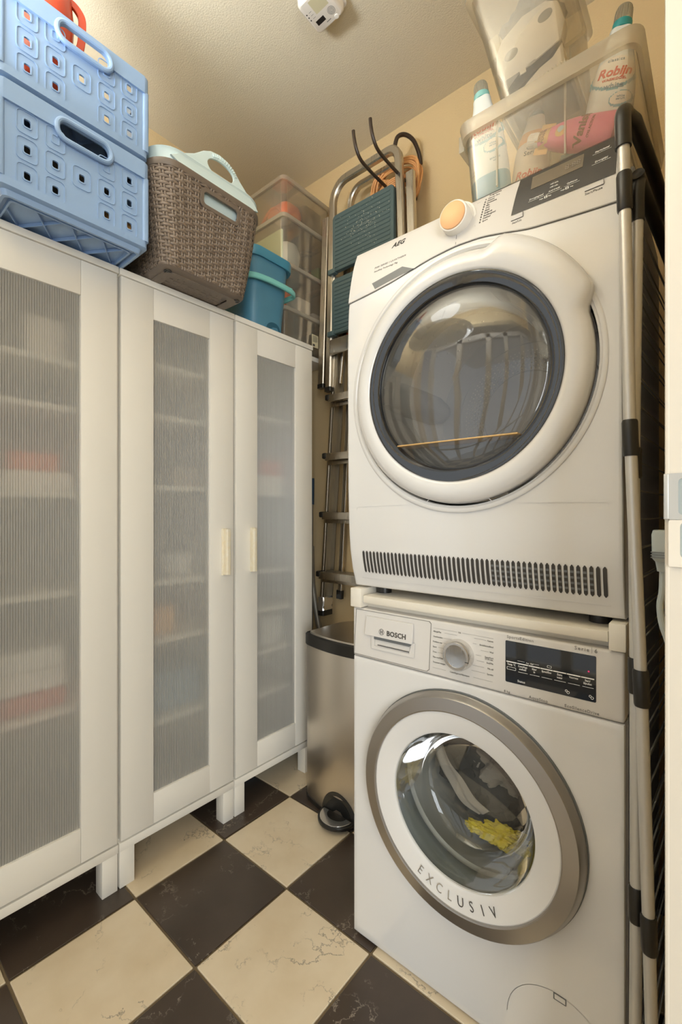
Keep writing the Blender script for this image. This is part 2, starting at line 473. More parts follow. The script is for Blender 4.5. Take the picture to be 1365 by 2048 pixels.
# pendants added to carry the fill lights, unseen, in room and hall
for nm, x, y, lab in (('added_pendant', -1.10, -.12, 'added white pendant lamp, unseen, in the laundry room'), ('added_pendant', .62, -.45, 'added white pendant lamp, unseen, in the hall')):
    t = T(nm, lab, 'lamp', (x, y, ZC))
    t.part('canopy', B().lathe([(.05, 0), (.05, -.02), (.008, -.03)], (x, y, ZC), 'Z', 24), M['white'])
    t.part('cord', B().tube([(x, y, ZC - .02), (x, y, ZC - .08)], .004, 8), M['white'])
    zb = ZC - (.70 if x < 0 else .46)
    t.part('long_cord', B().tube([(x, y, ZC - .08), (x, y, zb + .004)], .0025, 6), M['white'])
    t.part('glass_bowl', B().lathe([(.0005, zb - ZC), (.12, zb - ZC + .006), (.24, zb - ZC + .035), (.30, zb - ZC + .075), (.297, zb - ZC + .077), (.238, zb - ZC + .040), (.12, zb - ZC + .010), (.0005, zb - ZC + .004)], (x, y, ZC), 'Z', 40), M['cap_clear'])
    t.part('bulb_cage', B().lathe([(.035, -.06), (.04, -.08), (.03, -.085)], (x, y, ZC), 'Z', 24), M['white'])
# unseen bars added before the front fill light, streaking the dryer reflection
t = B()
for a in (-1.66, -1.31, -.96, -.70, -.44, -.09, .26): t.box(a - .03, a + .03, -1.09, -1.05, .12, 2.40)
for z in (.14, 1.0, 2.38): t.box(-1.66, .26, -1.09, -1.05, z - .03, z + .03)
struct('fill_bars', t, M['gloss_trim'])
# unseen frame and bars added round the hall fill light
t = B(); dd = Vector((math.cos(math.radians(56)), math.sin(math.radians(56)), 0)); dc = Vector((2.45, -1.70, 0)) - Vector((-dd.y, dd.x, 0)) * .03
for a in (-1.04, -.35, .35, 1.04): t.bar([dc + dd * a + Vector((0, 0, .12)), dc + dd * a + Vector((0, 0, 2.58))], .06, .04, up=(0, 1, 0))
for z in (.16, 2.54): t.bar([dc - dd * 1.06 + Vector((0, 0, z)), dc + dd * 1.06 + Vector((0, 0, z))], .04, .06)
struct('hall_fill_frame', t, M['gloss_trim'])

# ------------------------------------------------------------------ wardrobes with fluted panes
XC = -1.3315
def make_wardrobe(y0, shelves, hinge, label):
    """y0..y0+.405 along the wall; hinge='L' puts the handle on the far stile"""
    y1 = y0 + .403
    base = (XC, y0, 0)
    t = T('wardrobe', label, 'wardrobe', base, 'white wardrobes with fluted panes')
    xb = XC - .478
    t.part('side_panel', B().box(xb, XC - .021, y0 + .0008, y0 + .016, .107, 1.780, .0008), M['cab'])
    t.part('side_panel', B().box(xb, XC - .021, y1 - .016, y1 - .0008, .107, 1.780, .0008), M['cab'])
    t.part('top_panel', B().box(xb, XC + .002, y0 + .0005, y1 - .0005, 1.781, 1.800, .0012), M['cab'])
    t.part('bottom_panel', B().box(xb, XC - .002, y0 + .0008, y1 - .0008, .107, .132, .0012), M['cab'])
    t.part('back_panel', B().box(xb, xb + .006, y0 + .016, y1 - .016, .132, 1.780), M['cab_in'])
    for z in shelves:
        t.part('shelf', B().box(xb + .008, XC - .045, y0 + .0165, y1 - .0165, z - .016, z, .0008), M['cab_in'])
    for yy in (y0 + .002, y1 - .045):
        for xx in (XC - .046, xb + .01):
            t.part('leg', B().box(xx, xx + .043, yy, yy + .043, 0, .107, .0015), M['cab'])
    # door: two stiles drawn as the door itself, rails, pane and handle below it
    a, c = y0 + .0045, y1 - .0045
    g0, g1 = a + .098, c - .096
    xf = XC; xk = XC - .0195
    d = t.part('door', B().box(xk, xf, a, g0, .138, 1.7785, .0012).box(xk, xf, g1, c, .138, 1.7785, .0012), M['cab'])
    t.part('rail', B().box(xk, xf - .0009, g0 + .0007, g1 - .0007, .138, .231, .0008), M['cab'], d)
    t.part('rail', B().box(xk, xf - .0009, g0 + .0007, g1 - .0007, 1.684, 1.7785, .0008), M['cab'], d)
    n = 36; pz = B()
    prof = []
    wd = (g1 - g0 + .006) / n
    for i in range(n):
        yb = g0 - .003 + i * wd
        for q, h in ((0, 0), (.25, .0017), (.5, .0024), (.75, .0017)):
            prof.append((yb + q * wd, h))
    prof.append((g1 + .003, 0))
    f = [[pz.v((xf - .0105 + h, yy, z)) for yy, h in prof] for z in (.229, 1.686)]
    pz.rings(f, False, False, wrap=False)
    t.part('fluted_pane', pz, M['pane'], d, angle=60)
    hy = (c - .0405) if hinge == 'L' else (a + .0735)
    h = B()
    h.loft([ring3(xf + .004, hy, .004, .0105, .002, .874, 3), ring3(xf + .004, hy, .004, .0105, .002, 1.036, 3)])
    h.loft([ring3(xf + .016, hy + (.004 if hinge == 'L' else -.004), .010, .0085, .004, .876, 3), ring3(xf + .016, hy + (.004 if hinge == 'L' else -.004), .010, .0085, .004, 1.034, 3)])
    t.part('handle', h, M['handle'], d)
    return t
wA = make_wardrobe(.1825, (1.510, 1.384, 1.148, .878, .558), 'R', 'white wardrobe below the blue crates, cut off by the frame edge')
wB = make_wardrobe(.5875, (1.568, 1.406, 1.180, .873, .688, .429), 'L', 'white wardrobe below the brown woven basket')
wC = make_wardrobe(.9925, (1.469, 1.174, .869, .717, .552, .388), 'R', 'white wardrobe below the teal bucket, beside the pedal bin')
wD = make_wardrobe(-.2225, (1.51, 1.148, .878, .558), 'L', 'white wardrobe nearest the doorway, outside the frame')

def soft_box(name, label, cat, x, y, z, sx, sy, sz, m, r=.012, group=None):
    b = B().loft([ring3(x, y, sx / 2 - .004, sy / 2 - .004, r, z), ring3(x, y, sx / 2, sy / 2, r, z + .004), ring3(x, y, sx / 2, sy / 2, r, z + sz - .004), ring3(x, y, sx / 2 - .006, sy / 2 - .006, r, z + sz)])
    return single(name, b, M[m], label, cat, (x, y, z), group)
# what shows dimly behind the panes
XI = XC - .16
soft_box('towel', 'orange folded towel blurred behind the pane under the blue crates', 'towel', XC - .19, .40, 1.205, .2, .13, .05, 'orange')
soft_box('towel', 'pale folded towel under the orange one behind the pane', 'towel', XC - .20, .40, 1.1485, .24, .2, .056, 'tissue')
soft_box('storage_tray', 'red tray at the bottom of the stack behind the fluted pane', 'tray', XC - .19, .375, .5585, .22, .21, .05, 'red')
soft_box('storage_tray', 'white tray lying directly on the red tray behind the pane', 'tray', XC - .19, .375, .612, .22, .2, .055, 'white')
soft_box('storage_tray', 'topmost white tray of the stack with the red tray', 'tray', XC - .19, .375, .670, .22, .2, .055, 'white')
soft_box('folded_cloth', 'beige folded cloth high behind the pane below the blue crates', 'cloth', XC - .20, .43, 1.5105, .2, .1, .12, 'cream_bottle')
b = B().lathe([(.03, 0), (.05, .006), (.068, .06), (.072, .075), (.066, .075), (.05, .012), (.001, .008)], (XC - .16, .855, .8735), 'Z', 32)
single('bowl', b, M['white'], 'white bowl on the shelf behind the handle of the middle wardrobe', 'bowl', (XC - .16, .855, .8735))
soft_box('folded_cloth', 'tan folded cloth low behind the pane under the basket', 'cloth', XC - .20, .75, .6885, .2, .14, .09, 'peach')
soft_box('folded_cloth', 'mauve folded cloth above the white bowl behind the pane', 'cloth', XC - .19, .86, 1.1805, .2, .1, .07, 'taupe')
soft_box('storage_box', 'grey box on the lowest shelf behind the pane under the basket', 'box', XC - .22, .78, .4295, .24, .28, .13, 'bluepack2')
soft_box('towel', 'orange folded towel behind the pane of the wardrobe under the bucket', 'towel', XC - .19, 1.245, 1.245, .2, .11, .06, 'orange')
soft_box('towel', 'cream folded towel under the orange towel in the wardrobe below the bucket', 'towel', XC - .19, 1.20, 1.1745, .22, .22, .068, 'tissue')
soft_box('storage_box', 'white box at knee height behind the pane of the wardrobe below the bucket', 'box', XC - .19, 1.25, .5525, .2, .12, .11, 'white')

# ------------------------------------------------------------------ blue folding crates
def make_crate(z0, h, label):
    xf, xb, y0, y1 = -1.206, -1.690, .268, .612
    base = ((xf + xb) / 2, (y0 + y1) / 2, z0)
    t = T('folding_crate', label, 'crate', base, 'blue folding crates stacked on the wardrobe')
    zr = z0 + h - .046
    # base tray with open ribs underneath
    b = B()
    cx, cy = base[0], base[1]; hw, hd = (xf - xb) / 2, (y1 - y0) / 2
    b.loft([ring3(cx, cy, hw - .012, hd - .012, .012, z0 + .012), ring3(cx, cy, hw - .001, hd - .001, .014, z0 + .016), ring3(cx, cy, hw - .001, hd - .001, .014, z0 + .034), ring3(cx, cy, hw - .006, hd - .006, .012, z0 + .036)])
    t.part('base_tray', b, M['crate'])
    b = B().loft([ring3(cx, cy, hw - .012, hd - .012, .012, z0 + .012), ring3(cx, cy, hw - .016, hd - .016, .01, z0), ring3(cx, cy, hw - .022, hd - .022, .01, z0), ring3(cx, cy, hw - .024, hd - .024, .01, z0 + .0115)], (False, False))
    b.loft([ring3(cx, cy, hw - .034, hd - .034, .01, z0 + .012), ring3(cx, cy, hw - .034, hd - .034, .01, z0 + .003), ring3(cx, cy, hw - .038, hd - .038, .01, z0 + .003), ring3(cx, cy, hw - .038, hd - .038, .01, z0 + .012)], (False, False))
    t.part('foot_rim', b, M['crate'])
    b = B(); n = 4
    for s in range(-2, 7):
        for sg in (1, -1):
            x0_, x1_ = xb + .04, xf - .04
            ya = y0 + .04 + s * .075; yb = ya + sg * (x1_ - x0_) * .62
            p, q = Vector((x0_, ya, z0 + .007)), Vector((x1_, yb, z0 + .007))
            lo, hi = y0 + .038, y1 - .038
            tt = [0.0, 1.0]
            dy = q.y - p.y
            ta, tb = (lo - p.y) / dy, (hi - p.y) / dy
            ta, tb = min(ta, tb), max(ta, tb)
            ta, tb = max(ta, 0), min(tb, 1)
            if tb - ta > .05: b.bar([p.lerp(q, ta), p.lerp(q, tb)], .0022, .009)
    t.part('base_ribs', b, M['crate_in'], kind='stuff')
    # walls
    fx = lambda u, v, w: (xf - .004 + w, u, v)
    fb = lambda u, v, w: (xb + .004 - w, u, v)
    cols = [.327, .384, .442, .501, .559]
    vr = [z0 + .0555, z0 + .1155, z0 + .1755]
    def cells():
        for i, y in enumerate(cols):
            for j, z in enumerate(vr):
                if i == 2 and j != 1: continue
                yield y, z
    holes = [rrect(y, z, .0065, .0085, .0035, 2) for y, z in cells()]
    pill = rrect(.4475, z0 + h - .041, .0560, .0180, .0175, 6)
    hz = z0 + h - .0665
    ztop = z0 + h - .046
    for nm, f in (('front_wall', fx), ('rear_wall', fb)):
        w_ = t.part(nm, B().plate([(.282, z0 + .035), (.598, z0 + .035), (.598, ztop), (.505, ztop), (.500, hz + .006), (.480, hz), (.415, hz), (.395, hz + .006), (.390, ztop), (.282, ztop)], [q for q in holes if not (.37 < q[0][0] < .53 and q[0][1] > hz - .012)], f, .0025), M['crate'])
        if nm == 'front_wall':
            pads = B()
            for y, z in cells():
                o = rrect(y, z, .0215, .0265, .010, 4); i_ = rrect(y, z, .0198, .0248, .009, 4)
                pads.plate(o, [i_], lambda u, v, w: (xf - .0022 + w, u, v), .0018)
                pads.plate(rrect(y, z, .0092, .0112, .005, 3), [rrect(y, z, .0066, .0086, .0036, 3)], lambda u, v, w: (xf - .002 + w, u, v), .002)
            t.part('embossed_squares', pads, M['crate'], w_)
    for s, yy in ((1, y1 - .004), (-1, y0 + .004)):
        f = lambda u, v, w, yy=yy, s=s: (u, yy + s * w, v)
        hs = [rrect(xb + .06 + i * .06, z, .0065, .0085, .0035, 2) for i in range(7) for z in vr]
        t.part('side_wall', B().plate(rrect(cx, (z0 + .035 + ztop) / 2, hw - .012, (ztop - z0 - .035) / 2, .002, 1), hs, f, .0025), M['crate'])
    # corner posts
    for px_, py_ in ((xf - .008, y0 + .008), (xf - .008, y1 - .008), (xb + .008, y0 + .008), (xb + .008, y1 - .008)):
        t.part('corner_post', B().loft([ring3(px_, py_, .0085, .0085, .006, z0 + .034), ring3(px_, py_, .0085, .0085, .006, zr + .004)]), M['crate'])
    # rim band with the handle slot
    b = B()
    def rim_ring(o, z): return ring3(cx, cy, hw + o, hd + o, .016, z)
    ra = [[b.v(p) for p in rim_ring(o, z)] for o, z in ((-.003, zr + .002), (.001, zr), (.002, zr + .004), (.002, z0 + h - .003), (0, z0 + h), (-.008, z0 + h), (-.009, zr))]
    k = len(ra[0])
    for i in range(len(ra) - 1):
        for j in range(k):
            p = [ra[i][j], ra[i][(j + 1) % k], ra[i + 1][(j + 1) % k], ra[i + 1][j]]
            if all(abs(q.co.x - xf) < .012 or abs(q.co.x - xb) < .012 for q in p) and abs(p[0].co.y - p[1].co.y) > .2: continue
            b.face(p)
    t.part('rim_band', b, M['crate'])
    for f, nm in ((lambda u, v, w: (xf + .002 + w, u, v), 'front'), (lambda u, v, w: (xb - .002 - w, u, v), 'rear')):
        o = [(y0 + .013, zr), (.383, zr), (.388, hz + .003), (.410, hz - .002), (.485, hz - .002), (.507, hz + .003), (.512, zr), (y1 - .013, zr), (y1 - .013, z0 + h - .001), (y0 + .013, z0 + h - .001)]
        pl = t.part('handle_panel', B().plate(o, [pill], f, .006), M['crate'])
        if nm == 'front':
            g = B()
            p0 = rrect(.4475, z0 + h - .041, .0622, .0240, .0225, 8)
            g.tube([(xf + .004, u, v) for u, v in p0], .0062, 10, True)
            t.part('handle_loop', g, M['crate'], pl)
    return t
crate = make_crate(1.801, .248, 'lower blue folding crate standing on the white wardrobe')
upper = make_crate(2.047, .236, 'upper blue folding crate stacked on the other, with red jug')
# red jug in the upper crate
t = T('watering_jug', 'red plastic jug with handle poking out of upper blue crate', 'jug', (-1.34, .40, 2.0875), rot=(0, 0, 0))
t.part('body', B().lathe([(.001, .0), (.052, .002), (.056, .02), (.060, .22), (.064, .28), (.058, .34), (.040, .39), (.045, .43), (.041, .431), (.036, .39), (.001, .38)], (-1.33, .40, 2.0875), 'Z', 36), M['red'])
t.part('handle', B().bar(smooth_path([(-1.31, .435, 2.425), (-1.305, .455, 2.425), (-1.30, .473, 2.405), (-1.30, .476, 2.375), (-1.305, .474, 2.33), (-1.31, .462, 2.29), (-1.32, .45, 2.27)], 6), .018, .010, up=(1, 0, 0)), M['red'])
soft_box('packet', 'yellow and green packet inside the upper blue crate', 'packet', -1.30, .44, 2.084, .09, .05, .10, 'yellow')
soft_box('box', 'grey box inside the upper blue crate behind its holes', 'box', -1.50, .44, 2.084, .20, .25, .12, 'bluepack2')
soft_box('box', 'dark box inside the lower blue crate behind its holes', 'box', -1.45, .44, 1.838, .30, .26, .19, 'darkcloth')
soft_box('packet', 'orange packet inside the lower blue crate behind the holes', 'packet', -1.255, .55, 1.838, .05, .07, .08, 'peach')

# ------------------------------------------------------------------ woven basket with a nested mint tub
BX, BY = -1.375, .811
def bas_ring(z, off=0.0, k=10):
    v = (z - 1.802) / .285
    hw = lerp(.150, .188, v) + off; hd = lerp(.146, .190, min(1, v * 1.0)) + off + .004 * math.sin(v * PI)
    return rrect(BX + .012 * v, BY + .0 * v, hw, hd, lerp(.035, .075, v), k)
def bas_pt(s, z, off):
    """s in 0..1 round the perimeter, measured by arc length at this height"""
    r = bas_ring(z, 0.0)
    n = len(r); L = [0]
    for i in range(n):
        a, c = r[i], r[(i + 1) % n]; L.append(L[-1] + math.hypot(c[0] - a[0], c[1] - a[1]))
    d = (s % 1) * L[-1]
    for i in range(n):
        if d <= L[i + 1]:
            q = (d - L[i]) / max(1e-9, L[i + 1] - L[i]); a, c = r[i], r[(i + 1) % n]
            x, y = lerp(a[0], c[0], q), lerp(a[1], c[1], q)
            tx, ty = c[0] - a[0], c[1] - a[1]; l = math.hypot(tx, ty) or 1
            return (x + ty / l * off, y - tx / l * off, z)
    return (*r[0], z)
t = T('laundry_basket', 'brown woven plastic laundry basket standing on the white wardrobes', 'basket', (BX, BY, 1.801))
zs0, zs1 = 1.8125, 2.070
HY0, HY1, HZ0, HZ1 = .765, .892, 2.014, 2.052
def in_hole(p, m=.0): return p[0] > BX + .13 and HY0 - m < p[1] < HY1 + m and HZ0 - m < p[2] < HZ1 + m
NR, NC = 29, 52
b = B()
rows = []
for i in range(NR):
    za = lerp(zs0, zs1, i / NR); zb = lerp(zs0, zs1, (i + 1) / NR); zm = (za + zb) / 2
    e = (zb - za) * .46
    prev = None; first = None
    for j in range(NC * 4 + 1):
        s = j / (NC * 4)
        ph = math.cos(2 * PI * j / 8 + PI * i)
        o = .0016 + .0026 * ph
        ring = [bas_pt(s, zm - e, o - .0016), bas_pt(s, zm - e * .5, o + .0005), bas_pt(s, zm + e * .5, o + .0005), bas_pt(s, zm + e, o - .0016)]
        cur = [b.v(p) for p in ring] if not in_hole(bas_pt(s, zm, 0), .006) else None
        if prev and cur:
            for k in range(3): b.face([prev[k], cur[k], cur[k + 1], prev[k + 1]])
        prev = cur
t.part('horizontal_strands', b, M['rattan'], angle=60, kind='stuff')
b = B()
for j in range(NC):
    for d in (-.0042, .0042):
        prev = None
        for i in range(NR * 2 + 1):
            z = lerp(zs0 - .002, zs1, i / (NR * 2))
            s = (j * 4) / (NC * 4)
            ph = -math.cos(PI * (j) + PI * (i / 2 - .5)) if True else 0
            o = .0020 + .0022 * ph
            c = bas_pt(s, z, o)
            c2 = bas_pt(s + .002, z, o); tx = Vector(c2) - Vector(c); tx.normalize()
            nrm = Vector((tx.y, -tx.x, 0))
            c = Vector(c) + tx * d
            cur = [b.v(c - tx * .0034 - nrm * .0012), b.v(c - tx * .0016 + nrm * .0008), b.v(c + tx * .0016 + nrm * .0008), b.v(c + tx * .0034 - nrm * .0012)] if not in_hole(bas_pt(s, z, 0), .006) else None
            if prev and cur:
                for k in range(3): b.face([prev[k], cur[k], cur[k + 1], prev[k + 1]])
            prev = cur
t.part('vertical_strands', b, M['rattan'], angle=60, kind='stuff')
# backing wall (with the slot left open)
b = B(); g = []
for i in range(31):
    z = lerp(zs0 - .004, zs1 + .004, i / 30); g.append([bas_pt(j / 208, z, -.0022) for j in range(208)])
vv = [[b.v(p) for p in r] for r in g]
for i in range(30):
    for j in range(208):
        q = [vv[i][j], vv[i][(j + 1) % 208], vv[i + 1][(j + 1) % 208], vv[i + 1][j]]
        c = sum((p.co for p in q), Vector()) / 4
        if not in_hole(c): b.face(q)
t.part('wall', b, M['rattan_dark'])
b = B()
def bring(z, off): return [(x, y, z) for x, y in bas_ring(z, off)]
b.loft([bring(2.064, -.003), bring(2.066, .004), bring(2.073, .006), bring(2.082, .005), bring(2.085, .001), bring(2.084, -.004), bring(2.066, -.005)], (False, False))
t.part('rim', b, M['rattan_dark'])
b = B().loft([bring(1.801, -.014), bring(1.803, -.005), bring(1.8065, -.001), bring(1.8115, .002), bring(1.8145, .001), bring(1.8145, -.006)], (False, False))
b.plate([(x, y) for x, y in bas_ring(1.802, -.014)], [rrect(BX, BY, .118, .102, .018)], lambda u, v, w: (u, v, 1.8015 + w), .003)
t.part('base', b, M['rattan_dark'])
b = B()
b.plate(rrect(BX, BY, .1165, .1005, .017), [], lambda u, v, w: (u, v, 1.8055 + w), .002)
for i in range(11):
    for j in range(9):
        x, y = BX - .108 + i * .0216, BY - .092 + j * .023
        a = .0085 if (i + j) % 2 else .0045
        b.box(x - a, x + a, y - (.0115 - a) - .004, y + (.0115 - a) + .004, 1.8025, 1.8048, .001, 1)
t.part('base_inset', b, M['rattan_dark'])
for sx in (-1, 1):
    for sy in (-1, 1):
        c = (BX + sx * .129, BY + sy * .122, 1.8015)
        t.part('base_screw', B().lathe([(.0115, -.0005), (.0115, -.0026), (.0092, -.0026), (.0088, -.0012), (.006, -.0012), (.0055, -.0028), (.0005, -.0028)], c, 'Z', 20), M['black'])
b = B()
def fxw(u, v, w):
    z = v; p = BX + .012 * ((z - 1.802) / .285) + lerp(.150, .188, (z - 1.802) / .285)
    return (p + .0052 + w, u, v)
b.plate(rrect(.8285, 2.033, .0715, .0265, .017), [rrect(.8285, 2.033, .0615, .0175, .011)], fxw, .006, .001)
t.part('slot_frame', b, M['rattan_dark'])
t2 = T('mint_tub', 'pale mint plastic tub with loop handle nested in brown basket', 'tub', (BX, BY, 1.835))
b = B()
def mt(z, off, lift=0):
    out = []
    for x, y in bas_ring(min(z, 2.085), off):
        a = max(0.0, 1 - abs(y - .84) / .16) if x > BX else 0
        out.append((x, y, z + lift * (.018 * a * a)))
    return out
b.loft([mt(1.835, -.03), mt(1.84, -.024), mt(2.05, -.014), mt(2.088, -.008, 0), mt(2.112, -.003, 1), mt(2.118, .0015, 1), mt(2.121, -.001, 1), mt(2.116, -.008, 1), mt(2.05, -.018), mt(1.845, -.028)], (True, True))
t2.part('body', b, M['mint'])
xh = BX + .198
fh = lambda u, v, w: (xh + w - .10 * max(0, abs(u - .82) - .12) ** 1.0, u, v)
out = [(.665, 2.098), (.70, 2.120), (.735, 2.140), (.765, 2.166), (.79, 2.180), (.82, 2.186), (.85, 2.182), (.875, 2.168), (.897, 2.146), (.925, 2.124), (.955, 2.108), (.972, 2.092), (.95, 2.086), (.90, 2.086), (.83, 2.086), (.75, 2.086), (.69, 2.086)]
hole = [(.826 + .049 * math.cos(a), 2.142 + .027 * math.sin(a) - .0 * math.cos(a)) for a in [2 * PI * i / 28 for i in range(28)]]
t2.part('loop_handle', B().plate(out, [hole], fh, .007, .0012), M['mint'])
b = B()
for i in range(13):
    a = math.radians(15 + i * 9)
    b.tube([(xh + .003, .826 + .049 * math.cos(a) * 1.04, 2.142 + .027 * math.sin(a) * 1.08), (xh + .003, .826 + .053 * math.cos(a) * 1.10, 2.142 + .033 * math.sin(a) * 1.18)], .0017, 6)
t2.part('grip_ridges', b, M['mint'])

# ------------------------------------------------------------------ teal bucket
KX, KY = -1.470, 1.178
t = T('bucket', 'teal plastic bucket with turquoise bail on the far wardrobe', 'bucket', (KX, KY, 1.801))
def kr(z, off): 
    v = (z - 1.801) / .30
    return ring3(KX, KY, lerp(.108, .132, v) + off, lerp(.088, .112, v) + off, lerp(.05, .06, v), z, 8)
b = B().loft([kr(1.801, -.006), kr(1.805, 0), kr(2.07, 0), kr(2.095, -.001), kr(2.095, -.005), kr(1.82, -.006), kr(1.808, -.012)])
t.part('body', b, M['teal'])
b = B().loft([kr(2.066, .001), kr(2.064, .009), kr(2.068, .011), kr(2.098, .010), kr(2.101, .006), kr(2.101, -.004), kr(2.09, -.005)], (False, False))
t.part('rim', b, M['tealrim'])
hx = KX + .132
pts = smooth_path([(KX + .02, 1.062, 1.985), (KX + .09, 1.060, 1.984), (hx - .004, 1.085, 1.983), (hx + .012, 1.14, 1.982), (hx + .016, 1.20, 1.981), (hx + .012, 1.26, 1.981), (hx - .008, 1.298, 1.981), (KX + .08, 1.302, 1.981), (KX + .02, 1.302, 1.981)], 6)
t.part('bail', B().bar(pts, .012, .021, up=(0, 0, 1), ch=.5), M['turq'])
b = B()
for y in (1.150, 1.262): b.box(hx + .004, hx + .014, y - .008, y + .008, 1.985, 1.995, .002)
t.part('bail_lug', b, M['turq'])
b = B()
fk = lambda u, v, w: (KX + .108 + .024 * ((v - 1.801) / .30) + .0012 + w - 1.2 * max(0, abs(u - KY) - .045) ** 2 * 8, u, v)
arch = [(1.200 + .044 * math.cos(a), 1.812 + .038 * math.sin(a)) for a in [PI * i / 16 for i in range(17)]]
arch2 = [(1.200 + .038 * math.cos(a), 1.812 + .032 * math.sin(a)) for a in [PI * i / 16 for i in range(16, -1, -1)]]
b.plate(arch + arch2, [], fk, .003)
t.part('foot_grip', b, M['teal'])
b = B().plate(arch2, [], lambda u, v, w: (fk(u, v, w)[0] - .0006, u, v), .0008)
t.part('foot_grip_recess', b, mat('teal_shade', '#2C5E73', .5))

# ------------------------------------------------------------------ clear boxes on the far end of the wardrobes
def clear_box(name, label, cx, cy, z, hw, hd, h, group=None, base=None, taper=.012, rim=True, open_lid=True, lidh=.014, cat='storage box'):
    t = T(name, label, cat, base or (cx, cy, z), group)
    r = .022
    b = B().loft([ring3(cx, cy, hw - taper - .004, hd - taper - .004, r, z + .0005), ring3(cx, cy, hw - taper, hd - taper, r, z + .004), ring3(cx, cy, hw - .003, hd - .003, r, z + h - .012), ring3(cx, cy, hw - .0045, hd - .0045, r, z + h - .012), ring3(cx, cy, hw - taper - .0015, hd - taper - .0015, r, z + .006)], (True, True))
    t.part('tub', b, M['clear'])
    if rim:
        b = B().loft([ring3(cx, cy, hw - .003, hd - .003, r, z + h - .014), ring3(cx, cy, hw + .003, hd + .003, r + .003, z + h - .013), ring3(cx, cy, hw + .004, hd + .004, r + .003, z + h - .002), ring3(cx, cy, hw - .004, hd - .004, r, z + h - .001)], (False, False))
        t.part('rim', b, M['clear_rim'])
    if open_lid:
        b = B().loft([ring3(cx, cy, hw + .0045, hd + .0045, r + .003, z + h - .010), ring3(cx, cy, hw + .005, hd + .005, r + .003, z + h + lidh - .012), ring3(cx, cy, hw - .004, hd - .004, r, z + h + lidh - .010), ring3(cx, cy, hw - .010, hd - .010, r, z + h + lidh - .013)], (False, True))
        t.part('lid', b, M['clear_rim'])
    return t
SX, SY = -1.592, 1.440
HW, HD = .192, .148
g = 'clear storage boxes stacked beside the ladder'
struct('wall_bracket_shelf', B().box(-1.79, -1.42, 1.402, 1.598, 1.780, 1.8005, .001), M['cab'])['kind'] = 'structure'
zz = [1.8012, 1.966, 2.153, 2.356, 2.512]
labs = ['lowest clear box of the stack by the ladder, with paper label', 'second clear box from the bottom of the ladder-side stack, white adapters inside', 'third clear box from the bottom of the ladder-side stack, cables inside', 'topmost clear box of the ladder-side stack, orange things inside']
boxes = []
for i in range(4):
    h = zz[i + 1] - zz[i] - .006
    tb = clear_box('storage_box', labs[i], SX, SY, zz[i], HW, HD, h, g)
    boxes.append(tb)
XF = SX + HW
# paper label on the lowest box
b = B().plate(rrect(0, 0, .021, .028, .001, 1), [], lambda u, v, w: (XF + .0005 + w, 1.482 + u, 1.862 + v), .0006)
lab = boxes[0].part('paper_label', b, M['kraft'])
b = B()
for i in range(7): b.box(XF + .0011, XF + .0014, 1.466, 1.466 + (.030 if i % 3 else .024), 1.883 - i * .0042, 1.8845 - i * .0042)
b.box(XF + .0011, XF + .0014, 1.466, 1.480, 1.838, 1.848)
boxes[0].part('label_print', b, M['printdark'], lab)
# contents
soft_box('adapter', 'white square adapter in the second clear box from the bottom', 'adapter', XF - .055, 1.430, 1.9735, .08, .08, .065, 'white', .006)
soft_box('adapter', 'white tilted adapter beside the square one in the clear box', 'adapter', XF - .06, 1.525, 1.9735, .06, .05, .035, 'white', .006)
soft_box('notebook', 'white and orange booklet standing in the second clear box', 'booklet', XF - .13, 1.41, 1.9735, .012, .14, .13, 'orange', .004)
soft_box('black_case', 'black ribbed case in the second clear box from the bottom', 'case', XF - .155, 1.50, 1.9735, .06, .12, .14, 'black', .008)
b = B().lathe([(.001, 0), (.03, .002), (.055, .03), (.062, .07), (.05, .11), (.02, .13), (.001, .132)], (XF - .085, 1.385, 2.1605), 'Z', 28)
single('globe', b, M['white'], 'white round globe in the third clear box of the stack', 'globe', (XF - .085, 1.385, 2.1605))
b = B()
for i in range(7):
    a0 = random.uniform(0, 6); cxx, cyy = XF - .07 - random.uniform(0, .05), 1.50 + random.uniform(-.02, .02)
    b.tube(smooth_path([(cxx + .03 * math.cos(a0 + k * 1.1), cyy + .045 * math.sin(a0 + k * 1.1), 2.17 + .018 * k + .004 * i) for k in range(7)], 4), .0032, 6)
single('cable_bundle', b, M['charcoal'], 'tangle of dark cables in the third clear box of the stack', 'cable', (XF - .08, 1.50, 2.165))
soft_box('plug_block', 'green plug block in the third clear box beside the ladder', 'plug', XF - .04, 1.535, 2.1605, .05, .03, .06, 'green', .005)
soft_box('plug_block', 'orange plug block next to the green one in the third clear box', 'plug', XF - .10, 1.555, 2.1605, .05, .022, .075, 'orange', .005)
soft_box('card_file', 'pale green lined card file in the third clear box of the stack', 'file', XF - .14, 1.320, 2.1605, .20, .012, .15, 'palegreen', .003)
b = B().loft([ring3(XF - .085, 1.372, .060, .055, .03, 2.363), ring3(XF - .085, 1.375, .066, .060, .035, 2.40), ring3(XF - .085, 1.38, .055, .050, .03, 2.435), ring3(XF - .085, 1.39, .03, .03, .02, 2.455)])
single('drill_case', b, M['orange'], 'orange rounded tool in the topmost clear box of the stack', 'tool', (XF - .10, 1.37, 2.363))
single('orange_strap', B().tube(smooth_path([(XF - .04, 1.32, 2.364), (XF - .06, 1.315, 2.40), (XF - .11, 1.32, 2.42), (XF - .15, 1.315, 2.39), (XF - .18, 1.32, 2.364)], 6), .006, 8), M['orange'], 'orange strap loop lying in the topmost clear box', 'strap', (XF - .1, 1.32, 2.364))
soft_box('tool_bag', 'dark tool bag in the topmost clear box behind orange tool', 'bag', XF - .13, 1.505, 2.363, .20, .12, .115, 'darkcloth', .02)

